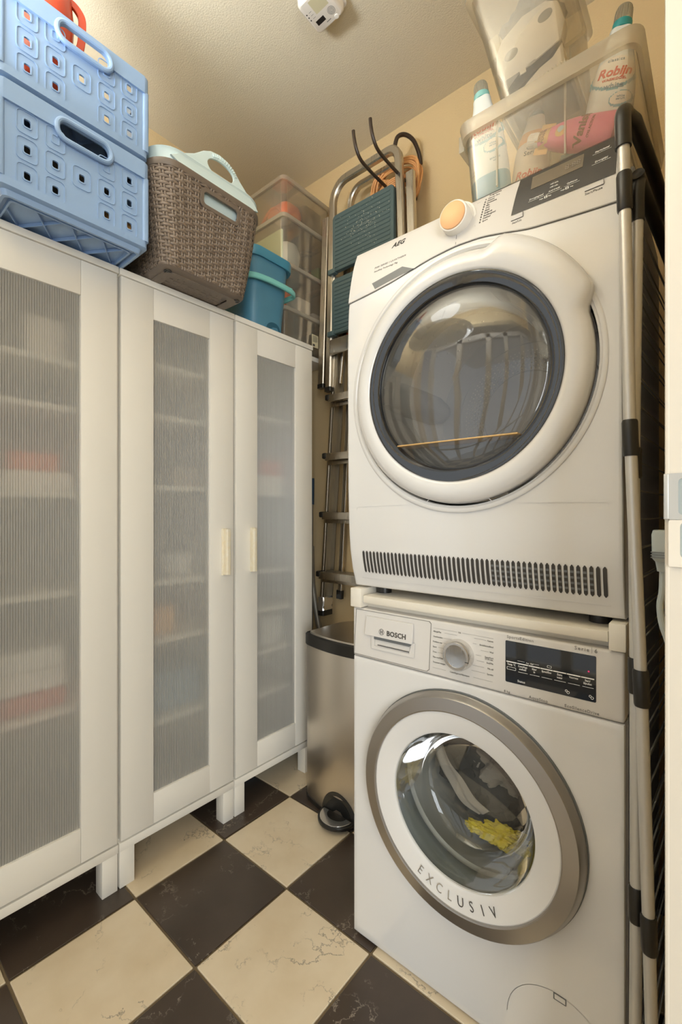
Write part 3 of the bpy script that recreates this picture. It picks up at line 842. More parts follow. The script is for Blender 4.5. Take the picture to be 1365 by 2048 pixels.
# ------------------------------------------------------------------ step stool hanging on the hooks, ladder behind it
YS = 1.490
t = T('step_stool', 'folded aluminium step stool with green ribbed treads hanging on hooks', 'step stool', (-1.137, YS, 1.626))
b = B()
hoop = [(-1.322, YS, 1.640), (-1.300, YS, 2.36)]
for i in range(9):
    a = PI - PI / 2 * i / 8; hoop.append((-1.222 + .078 * math.cos(a), YS, 2.428 + .092 * math.sin(a)))
for i in range(9):
    a = PI / 2 - PI / 2 * i / 8; hoop.append((-1.010 + .050 * math.cos(a), YS, 2.465 + .055 * math.sin(a)))
hoop += [(-.950, YS, 2.30), (-.930, YS, 1.640)]
t.part('front_hoop', b.bar(hoop, .032, .026, up=(0, 1, 0), ch=.4), M['alu'])
b = B(); yr = YS + .045
hoop = [(-1.266, yr, 2.06), (-1.240, yr, 2.36)]
for i in range(9):
    a = PI - PI / 2 * i / 8; hoop.append((-1.175 + .062 * math.cos(a), yr, 2.42 + .075 * math.sin(a)))
for i in range(9):
    a = PI / 2 - PI / 2 * i / 8; hoop.append((-1.03 + .045 * math.cos(a), yr, 2.445 + .05 * math.sin(a)))
hoop += [(-.982, yr, 2.3), (-.965, yr, 2.06)]
t.part('rear_hoop', b.bar(hoop, .022, .028, up=(0, 1, 0), ch=.4), M['alu'])
for xa, xb_ in ((-1.377, -1.348), (-.893, -.915)):
    t.part('rear_leg', B().bar([(xa, YS + .012, 1.665), (xb_, YS + .012, 2.40)], .034, .022, up=(0, 1, 0), ch=.3), M['alu'])
    t.part('rubber_foot', B().bar([(xa, YS + .012, 1.650), (xa, YS + .012, 1.668)], .037, .026, up=(0, 1, 0)), M['black'])
for xa in (-1.322, -.930):
    t.part('rubber_foot', B().bar([(xa, YS, 1.624), (xa, YS, 1.642)], .037, .030, up=(0, 1, 0)), M['black'])
for nm, x0, x1, z0, z1 in (('tread', -1.288, -.978, 2.135, 2.372), ('tread', -1.292, -.970, 1.868, 2.098)):
    tr = B(); n = 13
    prof = []
    y0 = YS - .014
    # ribbed plate with rounded corners
    o = rrect((x0 + x1) / 2, (z0 + z1) / 2, (x1 - x0) / 2, (z1 - z0) / 2, .016, 5)
    tr.plate(o, [], lambda u, v, w: (u, y0 - w * 1.0, v), .022, .003)
    p = t.part(nm, tr, M['tread'])
    rb = B()
    for i in range(n):
        z = lerp(z0 + .016, z1 - .016, i / (n - 1)); rb.box(x0 + .012, x1 - .012, y0 - .0022, y0 + .001, z - .0048, z + .0048, .0014, 1)
    t.part('grip_ribs', rb, M['tread'], p)
    fl_ = B().box(x0 - .022, x0 + .02, y0 - .012, y0 + .014, z0 - .014, z0 + .008, .004).box(x0, x1, y0 - .010, y0 + .012, z0 - .010, z0 + .006, .004)
    t.part('nosing', fl_, M['tread'], p)
    if z0 > 2.1:
        sp_ = B()
        for i in range(150):
            u, v = random.gauss(-1.115, .045), random.gauss(2.27, .035); rr = random.uniform(.0006, .0024)
            sp_.lathe([(rr, -.0002), (.0001, -.0008)], (u, y0 - .0022, v), 'Y', 5)
        t.part('paint_specks', sp_, M['paint'], p, kind='stuff')
t.part('hinge_bracket', B().box(-1.305, -1.280, YS - .012, YS + .03, 2.085, 2.118, .003).box(-1.28, -.99, YS + .010, YS + .018, 2.108, 2.116), M['chrome'])
t.part('cross_bar', B().box(-1.302, -.94, YS - .020, YS - .010, 1.775, 1.840, .002), M['alu'])
t.part('brace', B().bar([(-1.262, YS + .03, 1.85), (-1.285, YS + .03, 1.66)], .014, .014, up=(0, 1, 0)), M['alu'])
soft_box('red_tag', 'small red tag hanging behind the step stool above its cross bar', 'tag', -1.235, YS + .035, 1.842, .035, .006, .03, 'red', .002)

YL = 1.528
t = T('ladder', 'aluminium ladder with black step caps hanging behind step stool', 'ladder', (-1.137, YL, .630))
for s, nm in ((-1, 'stile'), (1, 'stile')):
    def X(x): return x if s < 0 else -2.274 - x
    f0, f1 = (X(-1.386), YL, .655), (X(-1.283), YL, 2.10)
    b = B().bar([f0, f1], .005, .058, up=(0, 1, 0), ch=.1)
    for dy in (-.027, .027):
        b.bar([(f0[0] + (-s) * .010, YL + dy, f0[2]), (f1[0] + (-s) * .010, YL + dy, f1[2])], .024, .005, up=(0, 1, 0), ch=.1)
    st = t.part('stile', b, M['alu_dark'])
    t.part('stile_edge', B().bar([(f0[0] + (-s) * .004, YL - .0295, f0[2]), (f1[0] + (-s) * .004, YL - .0295, f1[2])], .012, .003, up=(0, 1, 0)), M['alu'], st)
    t.part('rear_rail', B().bar([(X(-1.328), YL + .045, .735), (X(-1.245), YL + .045, 2.10)], .022, .016, up=(0, 1, 0)), M['alu'])
    t.part('rail_foot', B().bar([(X(-1.331), YL + .045, .700), (X(-1.329), YL + .045, .738)], .030, .022, up=(0, 1, 0)), M['black'])
    ft = t.part('stile_foot', B().bar([(f0[0] + (-s) * .006, YL, .628), (f0[0] + (-s) * .006, YL, .650)], .036, .066, up=(0, 1, 0)), M['black'])
    if s < 0:
        t.part('foil_wrap', B().bar([(f0[0] + .007, YL, .650), (f0[0] + .004, YL, .668), (f0[0] + .009, YL, .690), (f0[0] + .008, YL, .712)], .036, .066, up=(0, 1, 0)), M['chrome'], label='crumpled silver tape wrapped round the foot')
for z in (1.598, 1.346, 1.090, .828):
    hwid = .137 + (2.10 - z) * .0713
    xl, xr = -1.137 - hwid, -1.137 + hwid
    b = B().box(xl + .004, xr - .004, YL - .062, YL + .02, z - .004, z + .002, .001).box(xl + .004, xr - .004, YL - .066, YL - .056, z - .028, z + .003, .002)
    for i in range(6): b.box(xl + .006, xr - .006, YL - .058 + i * .012, YL - .053 + i * .012, z + .002, z + .0032)
    stp = t.part('step', b, M['alu'])
    for x in (xl, xr):
        t.part('step_cap', B().box(x - .012, x + .012, YL - .069, YL - .026, z - .020, z + .006, .006), M['black'], stp)
    t.part('step_bracket', B().box(xl + .002, xr - .002, YL - .040, YL - .034, z - .045, z - .026, .001), M['alu'], stp)

# hooks and the orange cord
def hook(x, zb, tip, label):
    base = (x, 1.600, zb)
    t = T('wall_hook', label, 'hook', base, 'wall hooks carrying the step stool')
    pts = smooth_path([(x, 1.596, zb), (x, 1.50, zb), (x, 1.40, zb + .002), (x, 1.345, zb + .010), (x, 1.318, zb + .034), (x, 1.305, zb + .066), (x, 1.300, zb + tip)], 7)
    t.part('arm', B().tube(pts, .0062, 10), M['hook'])
    t.part('mount', B().box(x - .016, x + .016, 1.590, 1.600, zb - .05, zb + .03, .003), M['hook'])
hook(-1.035, 2.405, .090, 'dark curved wall hook nearer the clear boxes')
hook(-.958, 2.405, .092, 'dark curved wall hook nearer the dryer')
b = B().tube(smooth_path([(-.985, 1.50, 2.535), (-.972, 1.50, 2.565), (-.950, 1.52, 2.575), (-.930, 1.55, 2.560), (-.925, 1.585, 2.525), (-.925, 1.597, 2.49)], 6), .008, 10)
single('hoop_hook', b, M['hook'], 'short black hook over the top corner of the step stool', 'hook', (-.95, 1.55, 2.49))
b = B()
for i in range(11):
    rx, rz = .128 + random.uniform(-.018, .012), .085 + random.uniform(-.016, .012)
    cx_, cz_, cy_ = -1.012 + random.uniform(-.008, .008), 2.405 + random.uniform(-.01, .01), 1.548 + random.uniform(-.012, .018)
    a0 = random.uniform(-.2, .1)
    pts = []
    for k in range(40):
        a = 2 * PI * k / 40
        u, v = rx * math.cos(a) * (1 - .12 * math.cos(2 * a)), rz * math.sin(a)
        pts.append((cx_ + u * math.cos(a0) - v * math.sin(a0), cy_ + .006 * math.sin(3 * a + i), cz_ + u * math.sin(a0) * .5 + v * math.cos(a0)))
    b.tube(pts, .0042, 7, True)
t = T('cord_coil', 'coiled orange electric cord hanging behind the step stool', 'cord', (-.972, 1.55, 2.32))
t.part('loops', b, M['cordorange'])
b = B()
for k in range(6):
    y_ = 1.522
    b.tube(smooth_path([(-1.085 + k * .006, y_ + .02, 2.475 - k * .004), (-1.055 + k * .006, y_, 2.43), (-1.025 + k * .006, y_, 2.385), (-1.0 + k * .006, y_ + .02, 2.335)], 5), .0042, 7)
    b.tube(smooth_path([(-1.110, y_ + .02, 2.39 - k * .008), (-1.06, y_ - .006, 2.41 - k * .008), (-1.0, y_ - .006, 2.425 - k * .008), (-.95, y_ + .02, 2.43 - k * .008)], 5), .0042, 7)
t.part('wrapped_turns', b, M['cordorange'])

# poles behind the far wardrobe
t = T('broom', 'grey broom pole with dark blue grip leaning behind wardrobe', 'broom', (-1.53, 1.54, 0))
t.part('pole', B().tube([(-1.475, 1.53, .10), (-1.505, 1.565, 1.15)], .011, 12), M['greypole'])
t.part('grip', B().tube([(-1.5045, 1.564, 1.13), (-1.508, 1.570, 1.255)], .0155, 14), M['bluegrip'])
t.part('head', B().box(-1.56, -1.40, 1.50, 1.56, .0, .10, .006), M['bluegrip'])
single('pipe', B().tube(smooth_path([(-1.51, 1.575, .93), (-1.500, 1.572, .75), (-1.455, 1.560, .58), (-1.40, 1.545, .42), (-1.36, 1.53, .0)], 6), .0125, 12), M['greypole'], 'grey pole leaning against the wall behind the pedal bin', 'pole', (-1.36, 1.53, 0))
t = T('storage_tray', 'blue flat tray lying on the floor under the far wardrobe', 'tray', (-1.62, 1.32, 0))
t.part('body', B().loft([ring3(-1.62, 1.32, .09, .20, .02, .001), ring3(-1.62, 1.32, .10, .21, .02, .05), ring3(-1.62, 1.32, .096, .206, .02, .05), ring3(-1.62, 1.32, .085, .195, .02, .006)]), M['teal'])
t.part('rim', B().loft([ring3(-1.62, 1.32, .098, .208, .02, .048), ring3(-1.62, 1.32, .108, .218, .02, .050), ring3(-1.62, 1.32, .108, .218, .02, .058), ring3(-1.62, 1.32, .096, .206, .02, .057)], (False, False)), M['black'])

# ------------------------------------------------------------------ pedal bin
PX0, PX1, PY0, PY1 = -1.222, -.862, 1.243, 1.520
pcx, pcy, phw, phd = (PX0 + PX1) / 2, (PY0 + PY1) / 2, (PX1 - PX0) / 2, (PY1 - PY0) / 2
t = T('pedal_bin', 'brushed steel pedal bin between wardrobe and washing machine', 'bin', (pcx, pcy, 0))
def bin_ring(z, off=0.0, bulge=.030):
    """rear corners round, front face gently bowed"""
    out = []
    for a in range(13): 
        th = PI / 2 * a / 12
        out.append((PX1 - .10 + (.10 + off) * math.cos(th), PY1 - .12 + (.12 + off) * math.sin(th), z))
    for a in range(13):
        th = PI / 2 + PI / 2 * a / 12
        out.append((PX0 + .10 + (.10 + off) * math.cos(th), PY1 - .12 + (.12 + off) * math.sin(th), z))
    for i in range(21):
        q = i / 20; x = lerp(PX0 - off, PX1 + off, q)
        out.append((x, PY0 - off - bulge * (1 - (2 * q - 1) ** 2) + (.006 if i in (0, 20) else 0), z))
    return out
t.part('body', B().loft([bin_ring(.012, -.002), bin_ring(.016, 0), bin_ring(.585, 0), bin_ring(.59, -.003)]), M['steel'])
t.part('base_ring', B().loft([bin_ring(0, .001), bin_ring(.016, .002), bin_ring(.018, -.004)], (True, False)), M['black'])
t.part('lid_frame', B().loft([bin_ring(.588, .001), bin_ring(.590, .004), bin_ring(.628, .004), bin_ring(.634, -.001), bin_ring(.630, -.008)], (False, False)), M['black'])
t.part('lid', B().loft([bin_ring(.628, -.007), bin_ring(.637, -.010), bin_ring(.640, -.04, .02)]), M['steel'])
AX = -1.035
def fbin(u, v, w):
    q = (u - PX0) / (PX1 - PX0)
    return (u, PY0 - .030 * (1 - (2 * q - 1) ** 2) - .0015 - w, v)
ra, rb_ = .080, .062
o = [(AX + ra * math.cos(a), .004 + ra * 1.22 * math.sin(a)) for a in [PI * i / 20 for i in range(21)]]
i_ = [(AX + rb_ * math.cos(a), .004 + rb_ * 1.22 * math.sin(a)) for a in [PI * i / 20 for i in range(20, -1, -1)]]
t.part('pedal_arch', B().plate(o + i_, [], fbin, .006, .001), M['black'])
t.part('pedal_recess', B().plate(i_, [], lambda u, v, w: (fbin(u, v, w)[0], fbin(u, v, w)[1] - .0012, v), .002), mat('bin_recess', '#171716', .4))
pd = [(AX + .002 + .070 * math.cos(a), PY0 - .034 + .066 * math.sin(a)) for a in [PI + PI * i / 18 for i in range(19)]]
b = B().plate(pd + [(AX + .072, PY0 - .02), (AX - .068, PY0 - .02)], [], lambda u, v, w: (u, v, .028 + w + .10 * (PY0 - .03 - v) * -.1), .012, .002)
pe = t.part('pedal', b, M['black'])
pd2 = [(AX + .002 + .062 * math.cos(a), PY0 - .036 + .060 * math.sin(a)) for a in [PI + PI * i / 18 for i in range(19)]]
pd3 = [(AX + .002 + .040 * math.cos(a), PY0 - .036 + .032 * math.sin(a)) for a in [PI + PI * i / 18 for i in range(18, -1, -1)]]
t.part('pedal_cover', B().plate(pd2 + pd3, [], lambda u, v, w: (u, v, .0305 + w), .003, .0008), M['chrome'], pe)

# ------------------------------------------------------------------ machines: shared helpers
def front_sheet(b, cx, cz, r, x0, x1, z0, z1, f, depth=.012, rows=8, rim=.005):
    """front sheet with a round opening: quads from the circle out to the rectangle, edge turned back"""
    an = [2 * PI * i / 112 for i in range(112)]
    for X, Z in ((x0, z0), (x1, z0), (x1, z1), (x0, z1)):
        an.append(math.atan2(Z - cz, X - cx) % (2 * PI))
    an = sorted(an)
    rings = []
    rings.append([f(cx + (r - .001) * math.cos(a), cz + (r - .001) * math.sin(a), -depth) for a in an])
    def edge(a, e):
        ca, sa = math.cos(a), math.sin(a); t = 9
        if ca > 1e-6: t = min(t, (x1 - e - cx) / ca)
        if ca < -1e-6: t = min(t, (x0 + e - cx) / ca)
        if sa > 1e-6: t = min(t, (z1 - e - cz) / sa)
        if sa < -1e-6: t = min(t, (z0 + e - cz) / sa)
        return cx + t * ca, cz + t * sa
    for k in range(rows + 1):
        q = k / rows
        ring = []
        for a in an:
            ex, ez = edge(a, rim)
            ring.append(f(lerp(cx + r * math.cos(a), ex, q), lerp(cz + r * math.sin(a), ez, q), 0))
        rings.append(ring)
    for e, d in ((rim * .3, -rim * .3), (0, -rim)):
        rings.append([f(*edge(a, e), d) for a in an])
    rr = [[b.v(p) for p in ring] for ring in rings]
    b.rings(rr, False, False)

def shell(b, x0, x1, z0, z1, yf, yb, n=16):
    """sides, top, bottom and back of a machine; yf(z) is the front edge"""
    zs = [lerp(z0, z1, i / n) for i in range(n + 1)]
    for x in (x0, x1):
        L_ = [(b.v((x, yf(z), z)), b.v((x, yb, z))) for z in zs]
        for p, q in zip(L_, L_[1:]): b.face([p[0], q[0], q[1], p[1]])
    for z in (z0, z1):
        b.face([b.v((x0, yf(z), z)), b.v((x1, yf(z), z)), b.v((x1, yb, z)), b.v((x0, yb, z))])
    b.face([b.v((x0, yb, z0)), b.v((x1, yb, z0)), b.v((x1, yb, z1)), b.v((x0, yb, z1))])

from mathutils import noise as mnoise
def crumple(c, r, amp, freq, seed, sub=4, squash=(1, 1, 1)):
    t = bmesh.new(); bmesh.ops.create_icosphere(t, subdivisions=sub, radius=1)
    for q in t.verts:
        d = q.co.normalized()
        k = 1 + amp * (mnoise.noise(d * freq + Vector((seed, 0, 0))) + .6 * abs(mnoise.noise(d * freq * 2.3 + Vector((0, seed, 0)))) - .5 * abs(mnoise.noise(d * freq * 1.3 + Vector((seed, seed, 0)))))
        q.co = Vector((c[0] + d.x * r * k * squash[0], c[1] + d.y * r * k * squash[1], c[2] + d.z * r * k * squash[2]))
    b = B(); b.join(t); return b

MX0, MX1 = -.7335, -.1285
YBK = 1.455
# ------------------------------------------------------------------ washing machine
WC = (-.433, .452)
t = T('washing_machine', 'white front-loading washing machine under the tumble dryer', 'washing machine', ((MX0 + MX1) / 2, 1.19, 0))
wf = lambda u, v, w: (u, .922 - w, v)
b = B(); front_sheet(b, WC[0], WC[1], .212, MX0, MX1, .006, .7205, wf, rows=16)
shell(b, MX0, MX1, .006, .7205, lambda z: .927, YBK)
t.part('body', b, M['enamel'])
b = B(); b.box(MX0, MX1, .9205, YBK, .7225, .8475, .0055, 3)
pn = t.part('control_panel', b, M['fascia'])
for x in (MX0 + .05, MX1 - .05):
    for y in (.97, 1.40): t.part('foot', B().lathe([(.02, 0), (.02, .006)], (x, y, 0), 'Z', 16, cap=True), M['black'])
# detergent drawer
wp = lambda u, v, w: (u, .9203 - w, v)
dr = [(-.7285, .7285), (-.5175, .7285), (-.5115, .734), (-.5065, .838), (-.511, .8425), (-.7215, .8425)]
b = B().plate(dr, [], wp, .003, .0008)
dw = t.part('detergent_drawer', b, M['fascia'], pn)
def inset(o, d):
    cx_ = sum(p[0] for p in o) / len(o); cz_ = sum(p[1] for p in o) / len(o)
    return [(p[0] + (d if p[0] < cx_ else -d), p[1] + (d if p[1] < cz_ else -d)) for p in o]
t.part('drawer_seam', B().plate([(p[0] + (-.0012 if p[0] < -.6 else .0012), p[1] + (-.0012 if p[1] < .78 else .0012)) for p in dr], [dr], lambda u, v, w: (u, .9196 - w, v), .0012), M['printgrey'], dw)
b = B()
b.plate([(-.690, .785), (-.553, .785), (-.552, .830), (-.686, .830)], [], lambda u, v, w: (u, .9155 - w - (.830 - v) * .06, v), .004, .0012)
t.part('drawer_lip', b, M['fascia'], dw)
b = B()
rc = [(-.664, .759), (-.562, .759), (-.556, .784), (-.664, .784)]
b.plate([(-.672, .752), (-.55, .752), (-.548, .7855), (-.672, .7855)], [rc], lambda u, v, w: (u, .9168 - w, v), .002, .0006)
t.part('drawer_grip', b, M['fascia'], dw)
t.part('drawer_recess', B().plate([(-.664, .776), (-.562, .776), (-.556, .784), (-.664, .784)], [], lambda u, v, w: (u, .9168 - w, v), .001), M['greygrip'], dw)
t.part('grip_line', B().box(-.652, -.562, .9152, .9165, .763, .7645), M['black'], dw)
# dial
b = B().lathe([(.033, 0), (.033, -.004), (.0315, -.018), (.029, -.021), (.0245, -.021), (.0235, -.0195)], (-.4365, .9205, .783), 'Y', 48)
dl = t.part('program_dial', b, M['chrome'], pn)
t.part('dial_face', B().lathe([(.0240, -.0198), (.018, -.0192), (.0003, -.0188)], (-.4365, .9205, .783), 'Y', 48), M['spun'], dl)
t.part('dial_mark', B().box(-.4145, -.4065, .8985, .8995, .7745, .7757), M['black'], dl)
# display
t.part('display', B().plate(rrect(-.2545, .7905, .0815, .0415, .002, 3), [], lambda u, v, w: (u, .9196 - w, v), .002, .0004), M['navyglass'], pn)
dp = lambda u, v, w: (u, .9190 - w - .0004, v)
b = B()
keys = [(-.334, -.3135), (-.3125, -.291), (-.290, -.269), (-.268, -.246), (-.245, -.222), (-.221, -.198), (-.197, -.1755)]
for a, c in keys:
    b.plate([(a, .7895), (c, .7895), (c, .7915), (a, .7915)], [], dp, .0004)
for a, c in keys[1:]:
    b.plate([(a + .002, .7735), (c - .001, .7735), (c - .001, .7741), (a + .002, .7741)], [], dp, .0004)
for (a, c), s in zip(keys, ('Temp. °C', 'Centrifuge\nsnelheid', 'Klaar\nin', 'Speed/Eco', 'Extra\nwater', 'Voorwas', 'Start/\nBijvullen')):
    b.text(s, (a + c) / 2, .7838, .0056, dp, 'CENTER', space=.92, sx=.82, line=.95)
b.plate(rrect(-.324, .7775, .009, .0028, .0012, 2), [rrect(-.324, .7775, .0084, .0022, .001, 2)], dp, .0004)
b.text('Aan  Fijn', -.2955, .7935, .0040, dp)
b.plate([(-.312, .7955), (-.298, .7955), (-.298, .7960), (-.312, .7960)], [], dp, .0004)
b.plate([(-.283, .7955), (-.271, .7955), (-.271, .7960), (-.283, .7960)], [], dp, .0004)
b.plate(rrect(-.252, .7965, .004, .0022, .001, 2), [rrect(-.252, .7965, .0034, .0017, .0008, 2)], dp, .0004)
b.text('Status', -.312, .7535, .0062, dp)
for x in (-.222, -.182):
    b.plate(circle(x, .7585, .0022, 12), [circle(x, .7585, .0015, 12)], dp, .0004)
    b.plate(circle(x + .0032, .7560, .0026, 12), [circle(x + .0032, .7560, .0018, 12)], dp, .0004)
t.part('display_print', b, M['printwhite'], pn)
t.part('status_light', B().lathe([(.0016, -.0002), (.0003, -.0008)], (-.1845, .919, .803), 'Y', 12), mat('status_led', '#B0305A', .4, emit=('#C8305F', .6)), pn)
b = B()
fp = lambda u, v, w: (u, .9203 - w - .0003, v)
for s, u, v, sz in (('SportsEdition', -.3335, .8375, .0085), ('Serie', -.2085, .8385, .0098), ('8 kg', -.3395, .7262, .0065), ('AquaStop', -.2905, .7262, .0082), ('EcoSilenceDrive', -.2255, .7272, .0078)):
    b.text(s, u, v, sz, fp, space=1.12 if s != 'Serie' else 1.25)
b.text('6', -.1755, .8385, .0098, fp, bold=.0003)
b.plate([(-.1800, .8365), (-.1795, .8365), (-.1795, .8475), (-.1800, .8475)], [], fp, .0003)
for i, (s, ln) in enumerate((('AllergiePlus', .030), ('Overhemden', .020), ('Donkere was', .012), ('Sport', .018), ('Dons', .026), ('Fijne was/Zijde', .010), ('Trommel reinigen', .016))):
    z = .8215 - i * .0116
    tx = -.5005 if i < 2 else -.5015
    b.text(s, tx, z, .0050, fp, space=.95, sx=.9)
    l = len(s) * .0021 + .003
    b.plate([(tx + l, z + .0015), (tx + l + ln, z + .0015), (tx + l + ln, z + .0019), (tx + l, z + .0019)], [], fp, .0003)
for i, (s, ln) in enumerate((('Katoen', .026), ('Kreukherstellend', .008), ('Wol', .018), ("SuperKort\n15'/30 min.", .012), ('Snel/Mix', .016), ('Mix stil', .026), ('Spoelen', .030))):
    z = .8225 - i * .0116
    b.text(s, -.3615, z, .0050, fp, 'RIGHT', space=.95, sx=.9, line=.8)
    l = max(len(q) for q in s.split('\n')) * .0021 + .003
    b.plate([(-.3615 - l - ln, z + .0015), (-.3615 - l, z + .0015), (-.3615 - l, z + .0019), (-.3615 - l - ln, z + .0019)], [], fp, .0003)
b.text('Uit', -.4365, .8285, .0052, fp, 'CENTER'); b.text('Centrifugeren/Afpompen', -.4365, .7385, .0050, fp, 'CENTER', sx=.9)
for a, c, z in ((-.5, -.442, .8302), (-.431, -.3615, .8302), (-.502, -.469, .7402), (-.405, -.3635, .7402)):
    b.plate([(a, z), (c, z), (c, z + .0004), (a, z + .0004)], [], fp, .0003)
t.part('printed_text', b, M['printgrey'], pn, kind='stuff')
b = B()
flp = lambda u, v, w: (u, .9155 - .004 * 0 - w - (.830 - v) * .06 - .0006, v)
b.text('BOSCH', -.6235, .7925, .0165, flp, bold=.0004, space=1.03)
b.plate(circle(-.6385, .7985, .0075, 28), [circle(-.6385, .7985, .0066, 28)], flp, .0003)
for s in (-1, 1): b.plate(rrect(-.6385 + s * .0026, .7985, .0009, .0046, .0004, 2), [], flp, .0003)
b.plate(rrect(-.6385, .7985, .0022, .0006, .0003, 2), [], flp, .0003)
t.part('logo_lettering', b, M['printdark'], dw)
# service flap at the lower corner
b = B()
arc = [(-.236 + .098 * math.cos(a), .080 + .098 * math.sin(a)) for a in [PI * i / 24 for i in range(25)]]
arc2 = [(-.236 + .0972 * math.cos(a), .080 + .0972 * math.sin(a)) for a in [PI * i / 24 for i in range(24, -1, -1)]]
b.plate(arc + arc2, [], wf, .0008)
fp_ = t.part('service_flap', b, M['palegrey'])
t.part('flap_notch', B().plate(rrect(-.234, .171, .0115, .0065, .001, 2), [rrect(-.234, .1705, .0095, .005, .001, 2)], lambda u, v, w: (u, .9212 - w, v), .001), M['greygrip'], fp_)
# porthole door
def rg(prof, n=96): return B().lathe([(r_, y_ - .922) for r_, y_ in prof], (WC[0], .922, WC[1]), 'Y', n)
d = t.part('porthole_ring', rg([(.247, .9225), (.2475, .912), (.2455, .9095), (.2415, .897), (.2385, .8935), (.212, .8905), (.2095, .8915), (.2085, .896)]), M['satin'], angle=25)
t.part('ring_seam', rg([(.2495, .9222), (.2495, .9185), (.2472, .9185)]), M['greygrip'], d)
t.part('white_annulus', rg([(.2088, .8955), (.2065, .8945), (.201, .8958), (.166, .899), (.1605, .902), (.1585, .907)]), M['enamel'], d)
t.part('porthole_bowl', rg([(.1590, .9045), (.1585, .909), (.154, .925), (.146, .955), (.136, .985), (.126, 1.0), (.112, 1.008), (.09, 1.014), (.05, 1.020), (.0005, 1.022)]), M['bowl'], d)
b = B()
for i, (ch, mk) in enumerate(zip('EXCLUSIV', 'ccccdddd')):
    pass
bl, bd = B(), B()
for i, ch in enumerate('EXCLUSIV'):
    a = math.radians(-117.5 + i * 7.65)
    x, z = WC[0] + .1955 * math.cos(a), WC[1] + .1955 * math.sin(a)
    (bl if i < 4 else bd).text(ch, x, z, .031, lambda u, v, w: (u, .8955 - w, v), 'CENTER', rot=a + PI / 2, sx=.72, bold=-.0004, ext=.0005, res=4)
t.part('door_lettering', bl, M['chrome'], d, label='silver letters EXCL')
t.part('door_lettering', bd, M['printdark'], d, label='dark letters USIV')
# gasket and drum
t.part('gasket', rg([(.211, .934), (.19, .936), (.178, .948), (.172, .965), (.176, .985), (.19, 1.0), (.235, 1.005)]), M['rubber'])
t.part('drum', rg([(.175, 1.0), (.235, 1.004), (.24, 1.02), (.24, 1.36), (.225, 1.375), (.0005, 1.38)]), M['drum'])
# laundry
single('laundry', crumple((-.43, 1.21, .41), .15, .25, 2.4, 3.1, 5, (1.18, 1.0, 1.12)), M['charcoal'], 'dark grey laundry heaped in the washing machine drum', 'laundry', (-.43, 1.2, .26))
single('laundry', crumple((-.40, 1.098, .475), .075, .35, 2.2, 8.4, 5, (1.0, .62, .85)), M['taupe'], 'taupe garment above the yellow cloth behind the porthole', 'laundry', (-.40, 1.09, .42))
b = B(); n = 26
pth = [Vector((-.575, 1.06, .545)), Vector((-.555, 1.042, .505)), Vector((-.525, 1.032, .462)), Vector((-.495, 1.030, .43)), Vector((-.465, 1.032, .40)), Vector((-.43, 1.04, .375))]
P = smooth_path(pth, 6)
b.grid(lambda u, v: tuple(P[min(int(u * (len(P) - 1) + .5), len(P) - 1)] + Vector(((v - .5) * .030, .004 * math.sin(v * 9 + u * 7), (v - .5) * .020 + .003 * math.sin(u * 14)))), 30, 8)
single('drawstring', b, M['taupe'], 'pale taupe strap hanging across the porthole from upper edge', 'strap', (-.5, 1.035, .37), angle=80)
b = crumple((-.388, 1.052, .332), .030, .55, 2.6, 5.2, 5, (1.75, .65, .85))
t_ = bmesh.new()
b.join(crumple((-.455, 1.050, .330), .016, .5, 3, 1.2, 4, (1.6, .7, .8)).bm)
b.join(crumple((-.375, 1.046, .352), .016, .6, 3, 2.2, 4, (1.7, .6, .7)).bm)
single('cleaning_cloth', b, M['yellow'], 'crumpled yellow cloth at the bottom of the porthole', 'cloth', (-.4, 1.05, .31))

# ------------------------------------------------------------------ stacking frame between the machines
t = T('stacking_frame', 'cream stacking frame with pull-out shelf between washer and dryer', 'stacking frame', ((MX0 + MX1) / 2, 1.19, .8475))
t.part('plate', B().box(MX0 + .004, MX1 - .004, .945, YBK, .8478, .862, .001), M['cream'])
t.part('pull_out_shelf', B().box(-.697, -.153, .9155, 1.40, .8625, .8815, .002), M['cream'])
for x0, x1 in ((-.738, -.7035), (-.1525, -.1255)):
    e = t.part('end_block', B().box(x0, x1, .914, .99, .8485, .8975, .003), M['cream'])
    t.part('slide', B().box(x1 - .001 if x0 < -.5 else x0 - .006, x1 + .006 if x0 < -.5 else x0 + .001, .922, 1.2, .860, .878, .002), M['palegrey'], e)
t.part('side_lip', B().box(-.7375, -.7345, .93, YBK, .825, .8485, .0008), M['cream'])

# ------------------------------------------------------------------ tumble dryer
DC = (-.4305, 1.374)
PF = [(.903, .932), (.915, .9275), (.94, .918), (.98, .908), (1.05, .9015), (1.15, .898), (1.50, .896), (1.60, .899), (1.64, .904), (1.68, .912), (1.72, .922), (1.75, .932), (1.766, .941)]
def dy(z):
    """smooth front profile of the dryer"""
    return (interp(z - .012, PF) + 2 * interp(z, PF) + interp(z + .012, PF)) / 4
df = lambda u, v, w: (u, dy(v) - w, v)
t = T('tumble_dryer', 'white tumble dryer stacked on the washing machine', 'tumble dryer', ((MX0 + MX1) / 2, 1.19, .898))
b = B(); front_sheet(b, DC[0], DC[1], .268, MX0, MX1, .903, 1.766, df, .02, 40)
shell(b, MX0, MX1, .903, 1.766, lambda z: dy(z) + .005, YBK, 40)
t.part('body', b, M['enamel'])
for x in (MX0 + .05, MX1 - .05):
    for y in (.99, 1.40): t.part('foot', B().lathe([(.02, .8816), (.02, .904)], (x, y, 0), 'Z', 16, cap=True), M['black'])
seam = [(-.7335, 1.626), (-.66, 1.633), (-.60, 1.641), (-.55, 1.652), (-.50, 1.662), (-.44, 1.668), (-.38, 1.664), (-.33, 1.652), (-.286, 1.640), (-.20, 1.631), (-.1285, 1.6255)]
